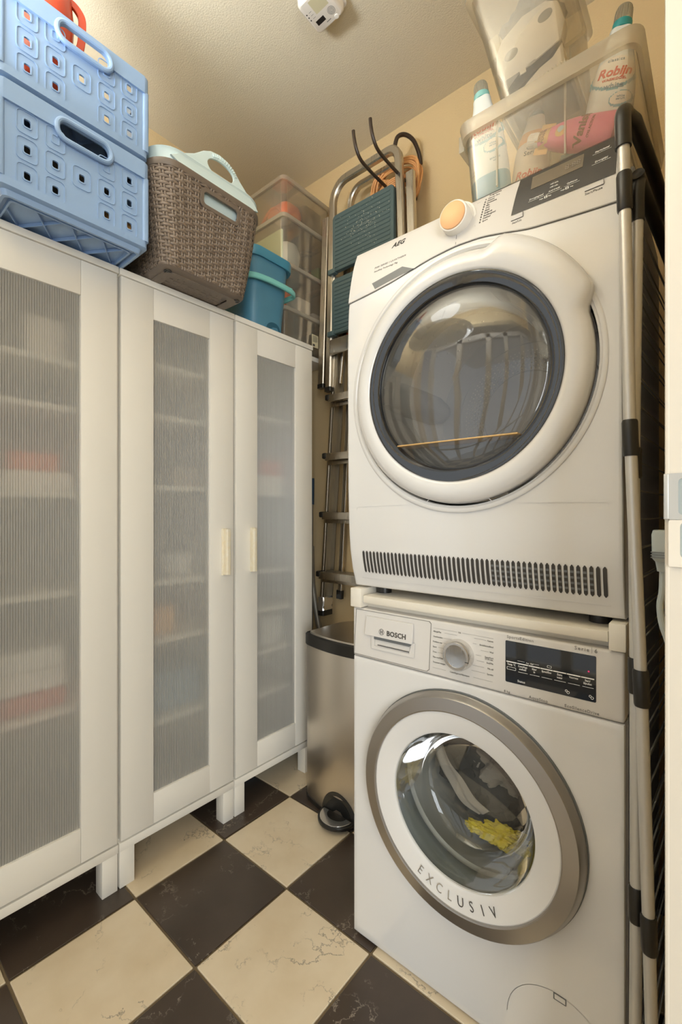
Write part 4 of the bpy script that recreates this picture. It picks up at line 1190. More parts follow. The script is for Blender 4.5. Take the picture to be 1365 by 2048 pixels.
def zs_(u): return (interp(u - .015, seam) + 2 * interp(u, seam) + interp(u + .015, seam)) / 4
def fas(off): return lambda u, v, w: (u, dy(v) - off - w, v)
b = B(); nx, nz = 60, 12
def fpt(i, j, e=0, off=.003):
    u = lerp(MX0 + .0006 + e, MX1 - .0006 - e, i / nx); z = lerp(zs_(u) + .0012 + e, 1.7665 - e, j / nz); return (u, dy(z) - off, z)
g = [[b.v(fpt(i, j, .0012)) for j in range(nz + 1)] for i in range(nx + 1)]
for i in range(nx):
    for j in range(nz): b.face([g[i][j], g[i + 1][j], g[i + 1][j + 1], g[i][j + 1]])
edge_i = [(i, 0) for i in range(nx + 1)] + [(nx, j) for j in range(1, nz + 1)] + [(i, nz) for i in range(nx - 1, -1, -1)] + [(0, j) for j in range(nz - 1, 0, -1)]
o1 = [g[i][j] for i, j in edge_i]; o2 = [b.v(fpt(i, j, 0, .0018)) for i, j in edge_i]; o3 = [b.v(fpt(i, j, 0, -.002)) for i, j in edge_i]
b.rings([o1, o2, o3], False, False)
fc = t.part('fascia', b, M['fascia'])
b = B()
for i in range(60):
    u0, u1 = lerp(MX0, MX1, i / 60), lerp(MX0, MX1, (i + 1) / 60)
    vs = [df(u0, zs_(u0) - .0008, .0008), df(u1, zs_(u1) - .0008, .0008), df(u1, zs_(u1) + .0008, .0008), df(u0, zs_(u0) + .0008, .0008)]
    b.face([b.v(p) for p in vs])
t.part('fascia_seam', b, M['printdark'], fc)
F3 = fas(.0031)
# water tank grip
b = B().plate([(-.661, 1.658), (-.575, 1.671), (-.5435, 1.654), (-.6495, 1.6395)], [], F3, .0015, .0005)
t.part('tank_grip', b, M['greygrip'], fc)
b = B().plate([(-.727, 1.638), (-.668, 1.655), (-.6535, 1.638), (-.705, 1.633)], [], F3, .001, .0003)
t.part('tank_scoop', b, M['palegrey'], fc)
b = B().plate([(-.572, 1.6715), (-.500, 1.697), (-.455, 1.700), (-.455, 1.676), (-.50, 1.6685), (-.541, 1.6535)], [], F3, .0008, .0002)
t.part('tank_flank', b, M['fascia'], fc)
t.part('tank_line', B().plate([(-.4402, 1.671), (-.4392, 1.671), (-.4392, 1.694), (-.4402, 1.694)], [], F3, .0006), M['printdark'], fc)
# dial
kz, ky = 1.7285, dy(1.7285) - .003
b = B().lathe([(.040, .004), (.0405, -.0005), (.037, -.002), (.034, 0), (.0335, -.004), (.033, -.024), (.0315, -.027), (.0285, -.0275)], (-.4405, ky, kz), 'Y', 56)
kn = t.part('program_dial', b, M['white'], fc)
t.part('dial_cap', B().lathe([(.0287, -.0274), (.0284, -.0295), (.027, -.030), (.0003, -.0302)], (-.4405, ky, kz), 'Y', 48), M['copper'], kn)
# display
dz = lambda u: 1.7665
dis = [(-.3215, 1.6845), (-.1405, 1.6815), (-.1395, 1.764), (-.3115, 1.765)]
b = B(); n = 14
g = [[None] * (n + 1) for _ in range(n + 1)]
for i in range(n + 1):
    for j in range(n + 1):
        zb = lerp(1.6845, 1.6815, i / n); z = lerp(zb, 1.7650, j / n)
        u = lerp(lerp(-.3215, -.3115, j / n), lerp(-.1405, -.1395, j / n), i / n)
        g[i][j] = b.v((u, dy(z) - .0037, z))
for i in range(n):
    for j in range(n): b.face([g[i][j], g[i + 1][j], g[i + 1][j + 1], g[i][j + 1]])
ds = t.part('display', b, M['darkglass'], fc)
b = B(); n = 8
g = [[b.v((lerp(-.2865, -.1945, i / n), dy(lerp(1.7265, 1.7575, j / n)) - .0041, lerp(1.7265, 1.7575, j / n))) for j in range(n + 1)] for i in range(n + 1)]
for i in range(n):
    for j in range(n): b.face([g[i][j], g[i + 1][j], g[i + 1][j + 1], g[i][j + 1]])
t.part('lcd_window', b, M['lcd'], ds)
F4 = fas(.0040); F5 = fas(.0044)
b = B().text('8:88', -.226, 1.737, .016, F5)
t.part('lcd_digits', b, mat('lcd_segments', '#93887A', .3), ds)
b = B()
for s, u, v, sz, al in (('Startuitstel', -.1645, 1.7455, .0052, 'CENTER'), ('Droogtijd', -.1645, 1.7225, .0052, 'CENTER'), ('+60 min.', -.2505, 1.7165, .0043, 'LEFT'), ('+90 min.', -.2505, 1.7095, .0043, 'LEFT'),
                        ('Droogtegraad', -.2745, 1.7015, .0046, 'CENTER'), ('Anti-kreuk', -.2420, 1.7015, .0046, 'CENTER'), ('Opfrissen', -.2110, 1.7015, .0046, 'CENTER'), ('hoge', -.268, 1.6925, .0035, 'LEFT'), ('laag', -.252, 1.6925, .0035, 'LEFT'), ('hoge', -.230, 1.6925, .0035, 'LEFT'), ('laag', -.214, 1.6925, .0035, 'LEFT')):
    b.text(s, u, v, sz, F4, al, bold=.00008, shear=.15)
for a, c, z in ((-.1795, -.1495, 1.7425), (-.1795, -.1495, 1.7195), (-.289, -.2595, 1.6985), (-.257, -.2285, 1.6985), (-.2245, -.198, 1.6985)):
    b.plate([(a, z), (c, z), (c, z + .0006), (a, z + .0006)], [], F4, .0003)
for x in (-.2565, -.2190):
    b.plate(rrect(x, 1.694, .003, .0024, .0004, 2), [circle(x, 1.694, .0014, 10)], F4, .0003)
t.part('display_print', b, M['printwhite'], ds)
for nm, x0, x1, z0, z1 in (('power_button', -.3205, -.2975, 1.672, 1.6815), ('start_button', -.1885, -.1585, 1.6705, 1.6785)):
    bt = t.part(nm, B().plate(rrect((x0 + x1) / 2, (z0 + z1) / 2, (x1 - x0) / 2, (z1 - z0) / 2, .0008, 2), [], fas(.0034), .002, .0005), M['palegrey'], fc)
    t.part('button_edge', B().box(x1, x1 + .0006, dy(z0) - .0044, dy(z0) - .003, z0, z1).box(x0, x1, dy(z0) - .0044, dy(z0) - .003, z0 - .0006, z0), M['printdark'], bt)
b = B()
b.text('Aan/Uit', -.309, 1.664, .0058, F3, 'CENTER'); b.text('Start/Pauze', -.174, 1.6625, .0062, F3, 'CENTER')
b.text('Programma', -.3755, 1.7605, .0055, F3, shear=.1)
for i, s in enumerate(('Katoen Eco', 'Katoen', 'Synthetica', 'Mix', 'Wol', 'Zijde', 'Strijkvrij', 'Beddengoed', 'Dekbed', 'Sport')):
    z = 1.7535 - i * .0060
    u = -.377 - i * .0007
    b.text(s, u, z, .0052, F3, shear=.1, bold=.00006)
    b.plate([(u - .0065, z - .0004), (u - .0035, z - .0004), (u - .0033, z + .0036), (u - .0063, z + .0036)], [], F3, .0004)
b.plate([(-.3985, 1.697), (-.398, 1.697), (-.3915, 1.757), (-.392, 1.757)], [], F3, .0003)
b.plate(rrect(-.398, 1.7545, .004, .0018, .0008, 2), [rrect(-.398, 1.7545, .0036, .0014, .0006, 2)], F3, .0003)
b.text('7000 SERIES / LAVATHERM', -.6600, 1.6965, .0065, F3, space=1.22, shear=.1)
b.text('SensiDry Technology 7kg', -.6595, 1.6865, .0060, F3, space=1.1, shear=.15)
t.part('printed_text', b, M['printdark'], fc, kind='stuff')
b = B().text('AEG', -.5985, 1.7375, .0185, F3, 'CENTER', shear=.28, bold=.0006, space=1.05, sx=.95)
t.part('logo_lettering', b, M['black'], fc)
# condenser flap and grille
b = B()
out = [(-.705, .925), (-.1495, .925), (-.1495, 1.1085), (-.153, 1.1105)]
top = [(-.352, 1.112), (-.362, 1.1215)] + [(DC[0] + .262 * math.cos(a), DC[1] + .262 * math.sin(a) - .0) for a in [math.radians(-76 - 28 * i / 12) for i in range(1, 12)]] + [(-.500, 1.1215), (-.512, 1.112), (-.7015, 1.1065), (-.705, 1.103)]
prs = out + top
inn = [(x + (.0011 if x < -.43 else -.0011), z + (.0011 if z < 1.0 else -.0011)) for x, z in prs]
b.plate(prs, [inn], lambda u, v, w: (u, dy(v) - .0006 - w, v), .0008)
fl_ = t.part('flap_seam', b, M['palegrey'])
b = B(); n = 51
for i in range(n):
    x = lerp(-.6885, -.1565, i / (n - 1))
    zs_v = [.9405 + .056 * k / 14 for k in range(15)]
    hw_ = [.0033 * math.sqrt(max(.05, 1 - max(0, (abs(k / 7 - 1) - .88) / .12) ** 2)) for k in range(15)]
    pl_ = [(b.v((x - h, dy(z) - .0011, z)), b.v((x + h, dy(z) - .0011, z))) for z, h in zip(zs_v, hw_)]
    for p, q in zip(pl_, pl_[1:]): b.face([p[0], p[1], q[1], q[0]])
gr = t.part('vent_slot', b, mat('vent_dark', '#3E3A36', .7), kind='stuff')
b = B()
for i in range(n):
    x = lerp(-.6885, -.1565, i / (n - 1))
    if i > n - 21 and i < n - 2:
        for z in (.952, .9625, .973, .9835): b.plate(rrect(x, z, .0028, .0022, .0006, 2), [], lambda u, v, w: (u, dy(v) - .0018 - w, v), .0002)
t.part('condenser_fins', b, M['greygrip'], gr, kind='stuff')
# swept circular relief round the door
def rd(prof, n=112): return B().lathe([(r_, y_ - .9) for r_, y_ in prof], (DC[0], .9, DC[1]), 'Y', n)
b = rd([(.282, .8962), (.279, .8945), (.2735, .8948), (.269, .8985), (.2675, .905), (.2675, .914)])
t.part('door_recess', b, M['enamel'])
# door: white ring with the grip swelling at the upper right
def dr_ring(r0, y0):
    return None
b = B(); n = 160; rings = []
prof = [(.2615, .910), (.2620, .892), (.2600, .884), (.2545, .878), (.2450, .8735), (.2330, .8715), (.2220, .8730), (.2165, .8765), (.2155, .884)]
for r_, y_ in prof:
    ring = []
    for i in range(n):
        a = 2 * PI * i / n; dg = math.degrees(a)
        k = 0.0
        if 16 < dg < 76:
            k = min(1, (dg - 16) / 9.0, (76 - dg) / 9.0); k = k * k * (3 - 2 * k)
        e = max(0.0, (r_ - .226) / .036)
        rr_ = r_ + k * .0235 * e
        yy = y_ - k * .008 * e * (1 if y_ < .9 else 0)
        ring.append((DC[0] + rr_ * math.cos(a), yy, DC[1] + rr_ * math.sin(a)))
    rings.append(ring)
b.loft(rings, (False, False))
d = t.part('door', b, M['doorgrey'] if False else M['enamel'], angle=50)
b = B(); n2 = 40; ra_ = []
for r_, off in ((.2460, 0), (.2520, .0006), (.2760, .0006), (.2830, 0)):
    pass
t.part('smoked_ring', rd([(.2170, .8765), (.2155, .8745), (.2110, .8745), (.1935, .8785), (.1905, .882), (.1895, .888)]), M['smoke'], d)
t.part('door_pane', rd([(.1905, .8865), (.186, .883), (.15, .8765), (.10, .8725), (.05, .871), (.0005, .8705)]), M['glass'], d)
t.part('inner_bowl', rd([(.192, .893), (.187, .915), (.182, .95), (.176, .972), (.168, .980)]), M['bowl'], d)
t.part('hinge', B().box(-.6460, -.6310, .8790, .8840, 1.372, 1.392, .002), M['chrome'], d)
# drum interior
t.part('drum', rd([(.262, .935), (.262, .95), (.268, .96), (.268, 1.34), (.262, 1.355)]), M['drum'])
db = t.part('drum_back', rd([(.268, 1.345), (.21, 1.352), (.205, 1.346), (.13, 1.352), (.125, 1.346), (.0005, 1.348)]), M['drumdark'])
b = B()
for k in range(9):
    rr_ = .135 + k * .0085
    m_ = int(2 * PI * rr_ / .0125)
    for i in range(m_):
        a = 2 * PI * (i + .5 * (k % 2)) / m_
        b.lathe([(.0030, 0), (.0018, -.0022), (.0003, -.0026)], (DC[0] + rr_ * math.cos(a), 1.3495, DC[1] + rr_ * math.sin(a)), 'Y', 6)
t.part('drum_back_dimples', b, M['drum'], db, kind='stuff')
b = B()
for k in range(9):
    y = 1.0 + k * .038
    for i in range(40):
        a = 2 * PI * (i + .5 * (k % 2)) / 40
        c = Vector((DC[0] + .2672 * math.cos(a), y, DC[1] + .2672 * math.sin(a))); nn = Vector((-math.cos(a), 0, -math.sin(a))); tg = Vector((-math.sin(a), 0, math.cos(a)))
        p = [b.v(c + tg * .004 * math.cos(q) + Vector((0, 1, 0)) * .004 * math.sin(q)) for q in [2 * PI * m_ / 6 for m_ in range(6)]]
        top_ = b.v(c + nn * .0022)
        for m_ in range(6): b.face([p[m_], p[(m_ + 1) % 6], top_])
t.part('drum_dimples', b, M['drum'], kind='stuff')
for a in (172, 52, 292):
    a = math.radians(a); b = B()
    c = Vector((DC[0] + .268 * math.cos(a), 0, DC[1] + .268 * math.sin(a))); nn = Vector((-math.cos(a), 0, -math.sin(a))); tg = Vector((-math.sin(a), 0, math.cos(a)))
    rings = []
    for y, k in ((.99, .3), (1.02, .8), (1.08, 1), (1.26, 1), (1.31, .8), (1.335, .3)):
        rings.append([c + tg * (.045 * k * math.cos(q)) + nn * (.055 * k * math.sin(q)) + Vector((0, y, 0)) for q in [PI * m_ / 10 for m_ in range(11)]])
    b.loft(rings)
    t.part('drum_lifter', b, M['drumdark'])
b = B().plate([(DC[0] + .190 * math.cos(q), DC[1] + .190 * math.sin(q)) for q in [math.radians(224 + 92 * i / 20) for i in range(21)]], [], lambda u, v, w: (u, .925 - w, v), .055, .003)
lf = t.part('lint_filter_housing', b, M['greygrip'])
t.part('filter_edge', B().box(DC[0] - .135, DC[0] + .135, .867 + .004, .930, 1.2415, 1.2445, .0008), M['gold'], lf)

# ------------------------------------------------------------------ what stands on the dryer
LZ = 1.7672
GX0, GX1, GY0, GY1 = -.440, -.108, .924, 1.330
gcx, gcy, ghw, ghd = (GX0 + GX1) / 2, (GY0 + GY1) / 2, (GX1 - GX0) / 2, (GY1 - GY0) / 2
t = T('storage_box', 'open clear box standing on the dryer, full of detergent bottles', 'storage box', (gcx, gcy, LZ))
b = B().loft([ring3(gcx, gcy, ghw - .020, ghd - .022, .022, LZ + .0005), ring3(gcx, gcy, ghw - .016, ghd - .018, .022, LZ + .004), ring3(gcx, gcy, ghw - .006, ghd - .006, .024, LZ + .155), ring3(gcx, gcy, ghw - .0075, ghd - .0075, .022, LZ + .155), ring3(gcx, gcy, ghw - .0175, ghd - .0195, .02, LZ + .006)])
t.part('tub', b, M['clear'])
b = B().loft([ring3(gcx, gcy, ghw - .006, ghd - .006, .024, LZ + .140), ring3(gcx, gcy, ghw + .001, ghd + .001, .026, LZ + .142), ring3(gcx, gcy, ghw + .006, ghd + .004, .028, LZ + .170), ring3(gcx, gcy, ghw - .006, ghd - .006, .026, LZ + .172), ring3(gcx, gcy, ghw - .009, ghd - .009, .024, LZ + .150)], (False, False))
t.part('rim', b, M['clear_rim'])
b = B().bar([(GX0 - .006, .95, LZ + .150), (GX0 - .006, 1.25, LZ + .150)], .012, .036, up=(0, 0, 1))
t.part('handle_lip', b, M['clear_rim'])
for x in (-.3605, -.2285):
    t.part('corner_fold', B().box(x - .0015, x + .0015, GY0 + .011, GY0 + .016, LZ + .01, LZ + .15), M['clear_rim'])

def bottle(name, label, base, hw, hd, h, rot, body, tip, foot, words, cap='cap_clear', group=None, shoulder=.66):
    """flat oval bottle drawn in local coordinates: x across, -y towards the viewer"""
    t = T(name, label, 'bottle', base, group, rot, True)
    W = [(0, .90), (.03, .99), (.10, 1.0), (.30, 1.0), (.48, .94), (.62, .80), (.74, .60), (.80, .50), (.86, .46)]
    D = [(0, .90), (.03, .99), (.10, 1.0), (.40, 1.0), (.62, .86), (.74, .72), (.80, .62), (.86, .58)]
    def prof(q): 
        f = lambda P_: (interp(q - .03, P_) + 2 * interp(q, P_) + interp(q + .03, P_)) / 4 if q > .04 else interp(q, P_)
        return hw * f(W), hd * f(D)
    def rg_(q, k=36, e=2.6):
        a, c = prof(q); out = []
        for i in range(k):
            th = 2 * PI * i / k; ct, st = math.cos(th), math.sin(th)
            out.append((a * math.copysign(abs(ct) ** (2 / e), ct), c * math.copysign(abs(st) ** (2 / e), st), q * h))
        return out
    q0 = .17
    t.part('base', B().loft([[(x * .96, y * .96, z + .0) for x, y, z in rg_(0)]] + [rg_(q) for q in (.012, .04, .08, .12, q0)]), M[foot])
    t.part('body', B().loft([rg_(q) for q in [lerp(q0, .86, i / 24) for i in range(25)]]), M[body])
    nr = prof(.86)
    r_ = min(nr) * 1.02
    t.part('neck_ring', B().lathe([(r_ * .9, h * .855), (r_ * 1.08, h * .86), (r_ * 1.08, h * .905), (r_ * .95, h * .91)], (0, 0, 0), 'Z', 28, cap=True), M[tip])
    b = B().lathe([(r_ * .98, h * .905), (r_ * .92, h * .99), (r_ * .85, h), (.0005, h)], (0, 0, 0), 'Z', 28)
    for i in range(24):
        a = 2 * PI * i / 24
        b.tube([(r_ * .985 * math.cos(a), r_ * .985 * math.sin(a), h * .912), (r_ * .925 * math.cos(a), r_ * .925 * math.sin(a), h * .985)], .0007, 4)
    t.part('dosing_cap', b, M[cap])
    def fm(off):
        def f(u, v, w):
            q = v / h; a, c = prof(q)
            y = c * max(0.0, 1 - min(1, abs(u) / a) ** 2.6) ** (1 / 2.6)
            return (u, -y - off - w, v)
        return f
    words(t, fm, hw, h)
    return t
def grid_patch(inside, fm, x0, x1, z0, z1, n=26, off=.0004):
    """printed patch that lies on the bottle: cells whose centre is inside the drawn outline"""
    b = B(); f = fm(off); V = {}
    def vv(i, j):
        if (i, j) not in V: V[i, j] = b.v(f(lerp(x0, x1, i / n), lerp(z0, z1, j / n), 0))
        return V[i, j]
    for i in range(n):
        for j in range(n):
            if inside(lerp(x0, x1, (i + .5) / n), lerp(z0, z1, (j + .5) / n)): b.face([vv(i, j), vv(i + 1, j), vv(i + 1, j + 1), vv(i, j + 1)])
    return b
def words_white(t, fm, hw, h):
    k = h / .25
    e = lambda cx, cz, a, c, r=0: (lambda x, z: (((x - cx) * math.cos(r) + (z - cz) * math.sin(r)) / a) ** 2 + ((-(x - cx) * math.sin(r) + (z - cz) * math.cos(r)) / c) ** 2 < 1)
    big, big2 = e(-.002, .141 * k, .036, .030), e(-.001, .139 * k, .040, .034)
    sm, sm2 = e(.016, .098 * k, .019, .012, .25), e(.017, .097 * k, .022, .015, .25)
    t.part('label_swoosh', grid_patch(lambda x, z: (big2(x, z) or sm2(x, z)) and not big(x, z) and z < .150 * k, fm, -.041, .041, .075 * k, .176 * k, 44, .0003), M['bottleblue'])  # printed blue swoosh behind the white ovals
    t.part('label_oval', grid_patch(big, fm, -.040, .040, .10 * k, .176 * k, 40, .0005), M['white'])
    t.part('label_oval', grid_patch(sm, fm, -.006, .038, .08 * k, .115 * k, 34, .0006), M['white'])
    f = fm(.0009)
    b = B().text('Robijn', -.001, .134 * k, .0245, f, 'CENTER', shear=.25, bold=.0007, sx=.92, ext=.0002)
    t.part('brand_lettering', b, M['printred'])
    t.part('brand_lettering', B().text('WASMIDDEL', .0, .1265 * k, .0068, f, 'CENTER', bold=.0002, space=1.1), M['printred'], label='small red letters')
    b = B().text('white', .0, .1145 * k, .0150, f, 'CENTER', bold=.0001, shear=.1)
    b.text('classics', -.001, .1565 * k, .0085, f, 'CENTER', space=1.15)
    b.text('white\nserum', .016, .0985 * k, .0062, f, 'CENTER', line=.8)
    b.text('stralend\nwit', .017, .067 * k, .0065, f, 'CENTER', line=.9)
    b.text('15\nwas', -.030, .058 * k, .0075, f, 'CENTER', line=.8)
    t.part('label_print', b, M['printblue'])
ra = math.radians
bottle('detergent_bottle', 'white and blue detergent bottle at the clear box end away from the rack', (-.3820, .972, LZ + .007), .0400, .026, .268, (0, ra(-6), ra(8)), 'bottle', 'bottleneck', 'bottlebase', words_white, group='detergent bottles in the clear box')
bottle('detergent_bottle', 'large white and blue detergent bottle standing behind the rack pole', (-.188, 1.032, LZ + .007), .0435, .027, .315, (0, ra(8), ra(16)), 'bottle', 'bottleteal', 'bottleblue', words_white, group='detergent bottles in the clear box')
def words_serum(t, fm, hw, h):
    k = h / .2
    t.part('label_band', grid_patch(lambda x, z: z > .108 * k + .006 * math.cos(x * 60), fm, -.030, .030, .10 * k, .136 * k, 24, .0005), M['peach'])
    f = fm(.0009)
    t.part('brand_lettering', B().text('Robijn', -.002, .036 * k, .0215, f, 'CENTER', shear=.25, bold=.0006, sx=.95, ext=.0002), M['printred'])
    b = B().text('Care\nSerum', .003, .094 * k, .0135, f, 'CENTER', line=.85); b.text('black velvet', .0, .020 * k, .0100, f, 'CENTER')
    t.part('label_print', b, M['printdark'])
    t.part('band_lettering', B().text('serum', .004, .119 * k, .0075, f, 'CENTER'), M['printbrown'])
bottle('detergent_bottle', 'cream and peach detergent bottle with dark cap in clear box', (-.322, 1.020, LZ + .007), .038, .024, .198, (0, ra(5), ra(10)), 'cream_bottle', 'black', 'cream_bottle', words_serum, cap='darkcloth', group='detergent bottles in the clear box')
def words_pink(t, fm, hw, h):
    t.part('gold_band', grid_patch(lambda x, z: True, fm, -.028, .028, .122, .150, 12, .0004), M['gold'])
    f = fm(.0009)
    b = B().text('Vanish', 0, .052, .022, f, 'CENTER', bold=.0006, shear=.1); b.text('OXI ACTION', 0, .040, .0065, f, 'CENTER')
    t.part('brand_lettering', b, M['printbrown'])
    t.part('band_lettering', B().text('GOLD\nPOWER', 0, .138, .0075, f, 'CENTER'), M['printbrown'])
    e = lambda x, z: (x / .010) ** 2 + ((z - .098) / .011) ** 2 < 1
    t.part('emblem', grid_patch(e, fm, -.011, .011, .086, .110, 16, .0005), M['gold'])
    e2 = lambda x, z: ((x - .004) / .006) ** 2 + ((z - .100) / .006) ** 2 < 1
    t.part('emblem_centre', grid_patch(e2, fm, -.011, .011, .086, .110, 18, .0007), M['bluepack'])
bottle('detergent_bottle', 'pink bottle with gold label lying across the front of clear box', (-.148, .970, LZ + .034), .030, .022, .168, (0, ra(-69), 0), 'pink', 'white', 'pink', words_pink, cap='white', group='detergent bottles in the clear box')
t = T('refill_pack', 'pale blue ribbed refill packs stacked inside the clear box', 'pack', (-.238, 1.155, LZ + .008))
t.part('body', B().box(-.285, -.190, 1.125, 1.19, LZ + .008, LZ + .150, .004), M['bluepack'])
for i in range(5):
    t.part('fold', B().box(-.2855, -.1895, 1.1235, 1.126, LZ + .095 + i * .010, LZ + .0972 + i * .010), M['bluepack2'])
t = T('canister', 'tall white canister standing at the back of the clear box', 'canister', (-.225, 1.255, LZ + .007))
t.part('body', B().loft([ring3(-.225, 1.255, .042, .042, .02, LZ + .007), ring3(-.225, 1.255, .044, .044, .02, LZ + .012), ring3(-.225, 1.255, .044, .044, .02, LZ + .40), ring3(-.225, 1.255, .040, .040, .02, LZ + .405)]), M['white'])
t.part('lid', B().loft([ring3(-.225, 1.255, .046, .046, .02, LZ + .405), ring3(-.225, 1.255, .046, .046, .02, LZ + .43), ring3(-.225, 1.255, .042, .042, .02, LZ + .435)]), M['cap_clear'])
# tilted box on top of it
TR = (0, ra(-9), 0)
def tl(x, y, z): return Matrix.Rotation(ra(-9), 3, 'Y') @ Vector((x, y, z))
UB = Vector((-.286, .930, LZ + .162))
t = T('storage_box', 'tilted clear box above the bottles, holding white and navy things', 'storage box', tuple(UB), rot=TR, local=True)
def ur(o, z, v): return ring3(0, .142, lerp(.066, .090, v) + o, lerp(.125, .142, v) + o, .022, z)
t.part('tub', B().loft([ur(-.003, .016, 0), ur(0, .020, 0), ur(0, .30, 1), ur(-.0015, .30, 1), ur(-.0015, .022, 0)]), M['clear'])
b = B().loft([ur(.006, .0, 0), ur(.006, .024, 0), ur(.002, .026, 0), ur(.002, .001, 0)], (False, False))
for i in range(17):
    x = -.060 + i * .0075; b.box(x - .0008, x + .0008, .0085, .0115, .0, .024)
t.part('base_band', b, M['clear_rim'])
t.part('rim', B().loft([ur(.0, .29, 1), ur(.010, .292, 1), ur(.010, .318, 1), ur(.0, .32, 1)], (False, False)), M['clear_rim'])
def in_box(name, b, m, label, cat, angle=35):
    o = obj(name, b, M[m] if isinstance(m, str) else m, None, (0, 0, 0), angle, label); o['category'] = cat
    o.location = UB; o.rotation_euler = TR; return o
b = B()
prof_ = [(-.066, .115), (-.062, .155), (-.045, .180), (0, .196), (.045, .188), (.066, .168), (.072, .115), (.060, .085), (.0, .078), (-.056, .085)]
b.loft([[(x * .97, .052, z + (y0 := 0)) for x, z in prof_], [(x, .035, z) for x, z in prof_], [(x * .98, .028, lerp(z, .13, .06)) for x, z in prof_]][::-1])
t2 = T('white_shell', 'white curved shell with two dark ovals in the tilted box', 'shell', tuple(UB), rot=TR, local=True)
t2.part('body', b, M['white'], angle=60)
for x, z in ((-.032, .132), (.040, .156)):
    t2.part('oval', B().plate(ell(x, z, .014, .011), [], lambda u, v, w: (u, .0275 - w, v), .001), M['palegrey'] if False else M['greygrip'])
in_box('dark_strap', B().loft([[(x, y, z) for x, y, z in ((-.048, .03, .045), (-.052, .03, .066), (-.01, .03, .090), (.035, .03, .118), (.058, .03, .122), (.060, .03, .085), (.03, .03, .068), (.0, .03, .062))], [(x, .05, z) for x, z in ((-.048, .045), (-.052, .066), (-.01, .090), (.035, .118), (.058, .122), (.060, .085), (.03, .068), (.0, .062))]]), 'darkcloth', 'dark strap with small tag below the white shell', 'strap')
in_box('label_tag', B().box(-.022, -.010, .0275, .0295, .074, .084).box(-.006, .010, .028, .0295, .083, .085), 'paper', 'tiny pale tag on the dark strap in the tilted box', 'tag')
in_box('tissue', B().loft([[(x, .026, z) for x, z in ((-.055, .024), (.058, .024), (.060, .075), (.04, .060), (.015, .058), (-.01, .048), (-.025, .040), (-.05, .036))], [(x, .15, z) for x, z in ((-.055, .024), (.058, .024), (.060, .075), (.04, .060), (.015, .058), (-.01, .048), (-.025, .040), (-.05, .036))]]), 'tissue', 'white paper at the bottom of the tilted box', 'paper')
nb = crumple((0, .12, .235), .062, .3, 2.2, 6.1, 4, (1.05, 1.1, .75))
in_box('navy_bundle', nb, 'navycloth', 'navy plastic bundle filling the top of the tilted box', 'bundle')
in_box('foil_pack', B().box(-.075, -.052, .040, .050, .165, .215, .003), 'kraft', 'shiny crinkled pack against the side of the tilted box', 'pack')

# ------------------------------------------------------------------ folded drying rack in the gap
RA = math.radians(-3.83)
def rk(d, off, z):
    """point on the rack: d metres back from its front pole"""
    return Vector((off + .050 * d, .880 + d, z))
t = T('drying_rack', 'folded silver drying rack with black clips leaning beside the machines', 'drying rack', (-.085, .88, 0))
def offA(z): return interp(z, [(0, -.080), (.411, -.0895), (.818, -.100), (1.22, -.1155), (1.774, -.1262)])
def offB(z): return interp(z, [(0, -.1135), (.434, -.1105), (.815, -.111), (1.18, -.1145), (1.60, -.1090)])
for nm, off, top, y_, rear in (('A', offA, 1.72, 0, .55), ('B', offB, 1.60, .022, .52)):
    for d in (y_, rear):
        zz_ = [0.012] + [lerp(.05, top, i / 14) for i in range(15)]
        t.part('pole', B().tube([rk(d, off(z), z) for z in zz_], .0092, 14), M['pole'])
        t.part('pole_foot', B().tube([rk(d, off(0), 0), rk(d, off(.03), .03)], .0105, 12), M['black'])
    for k in range(int(top / .05) - 1):
        z = .08 + k * .05
        t.part('wire', B().tube([rk(y_ + .006, off(z), z), rk(rear - .006, off(z), z)], 0.0013, 6), M['wire'])
cl = [(offA, 0, 1.625, .032), (offA, 0, 1.215, .030), (offA, 0, .806, .030), (offA, 0, .411, .030), (offB, .022, 1.175, .026), (offB, .022, .818, .030), (offB, .022, .434, .030)]
for off, d, z, hh in cl:
    t.part('clip', B().tube([rk(d, off(z - hh), z - hh), rk(d, off(z - hh), z - hh + .004), rk(d, off(z), z), rk(d, off(z + hh), z + hh - .004), rk(d, off(z + hh), z + hh)], .0118, 14, scale=[.9, 1, 1, 1, .9]), M['black'])
pts = [rk(0, -.1250, 1.700), rk(0, -.1257, 1.745)] + [rk(.028 - .028 * math.cos(a), -.1262, 1.745 + .028 * math.sin(a)) for a in [PI / 2 * i / 6 for i in range(1, 7)]] + [rk(.05, -.1190, 1.773), rk(.2, -.1150, 1.773), rk(.50, -.1150, 1.773)] + [rk(.522 + .028 * math.sin(a), -.1150, 1.745 + .028 * math.cos(a)) for a in [PI / 2 * i / 6 for i in range(1, 7)]] + [rk(.55, -.1190, 1.70)]
t.part('top_bar', B().tube(pts, .0122, 14), M['black'])
pts = [rk(.022, -.109, 1.58), rk(.022, -.109, 1.625), rk(.035, -.109, 1.655), rk(.06, -.109, 1.662), rk(.48, -.109, 1.662), rk(.51, -.109, 1.65), rk(.52, -.109, 1.62), rk(.52, -.109, 1.58)]
t.part('top_bar', B().tube(smooth_path(pts, 4), .0105, 12), M['black'])
t = T('gap_stand_in', 'bluish board added as stand-in in the gap behind drying rack', 'board', (-.1235, 1.2, 0))  # made-up board, added for the dark bluish strip beside the machines
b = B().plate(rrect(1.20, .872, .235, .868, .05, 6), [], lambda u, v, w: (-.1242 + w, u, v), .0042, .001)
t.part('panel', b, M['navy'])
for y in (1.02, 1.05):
    t.part('screw', B().lathe([(.006, .0005), (.005, .002), (.0005, .0024)], (-.1242, y, 1.60 + (y - 1.02) * .2), 'X', 14), M['chrome'])

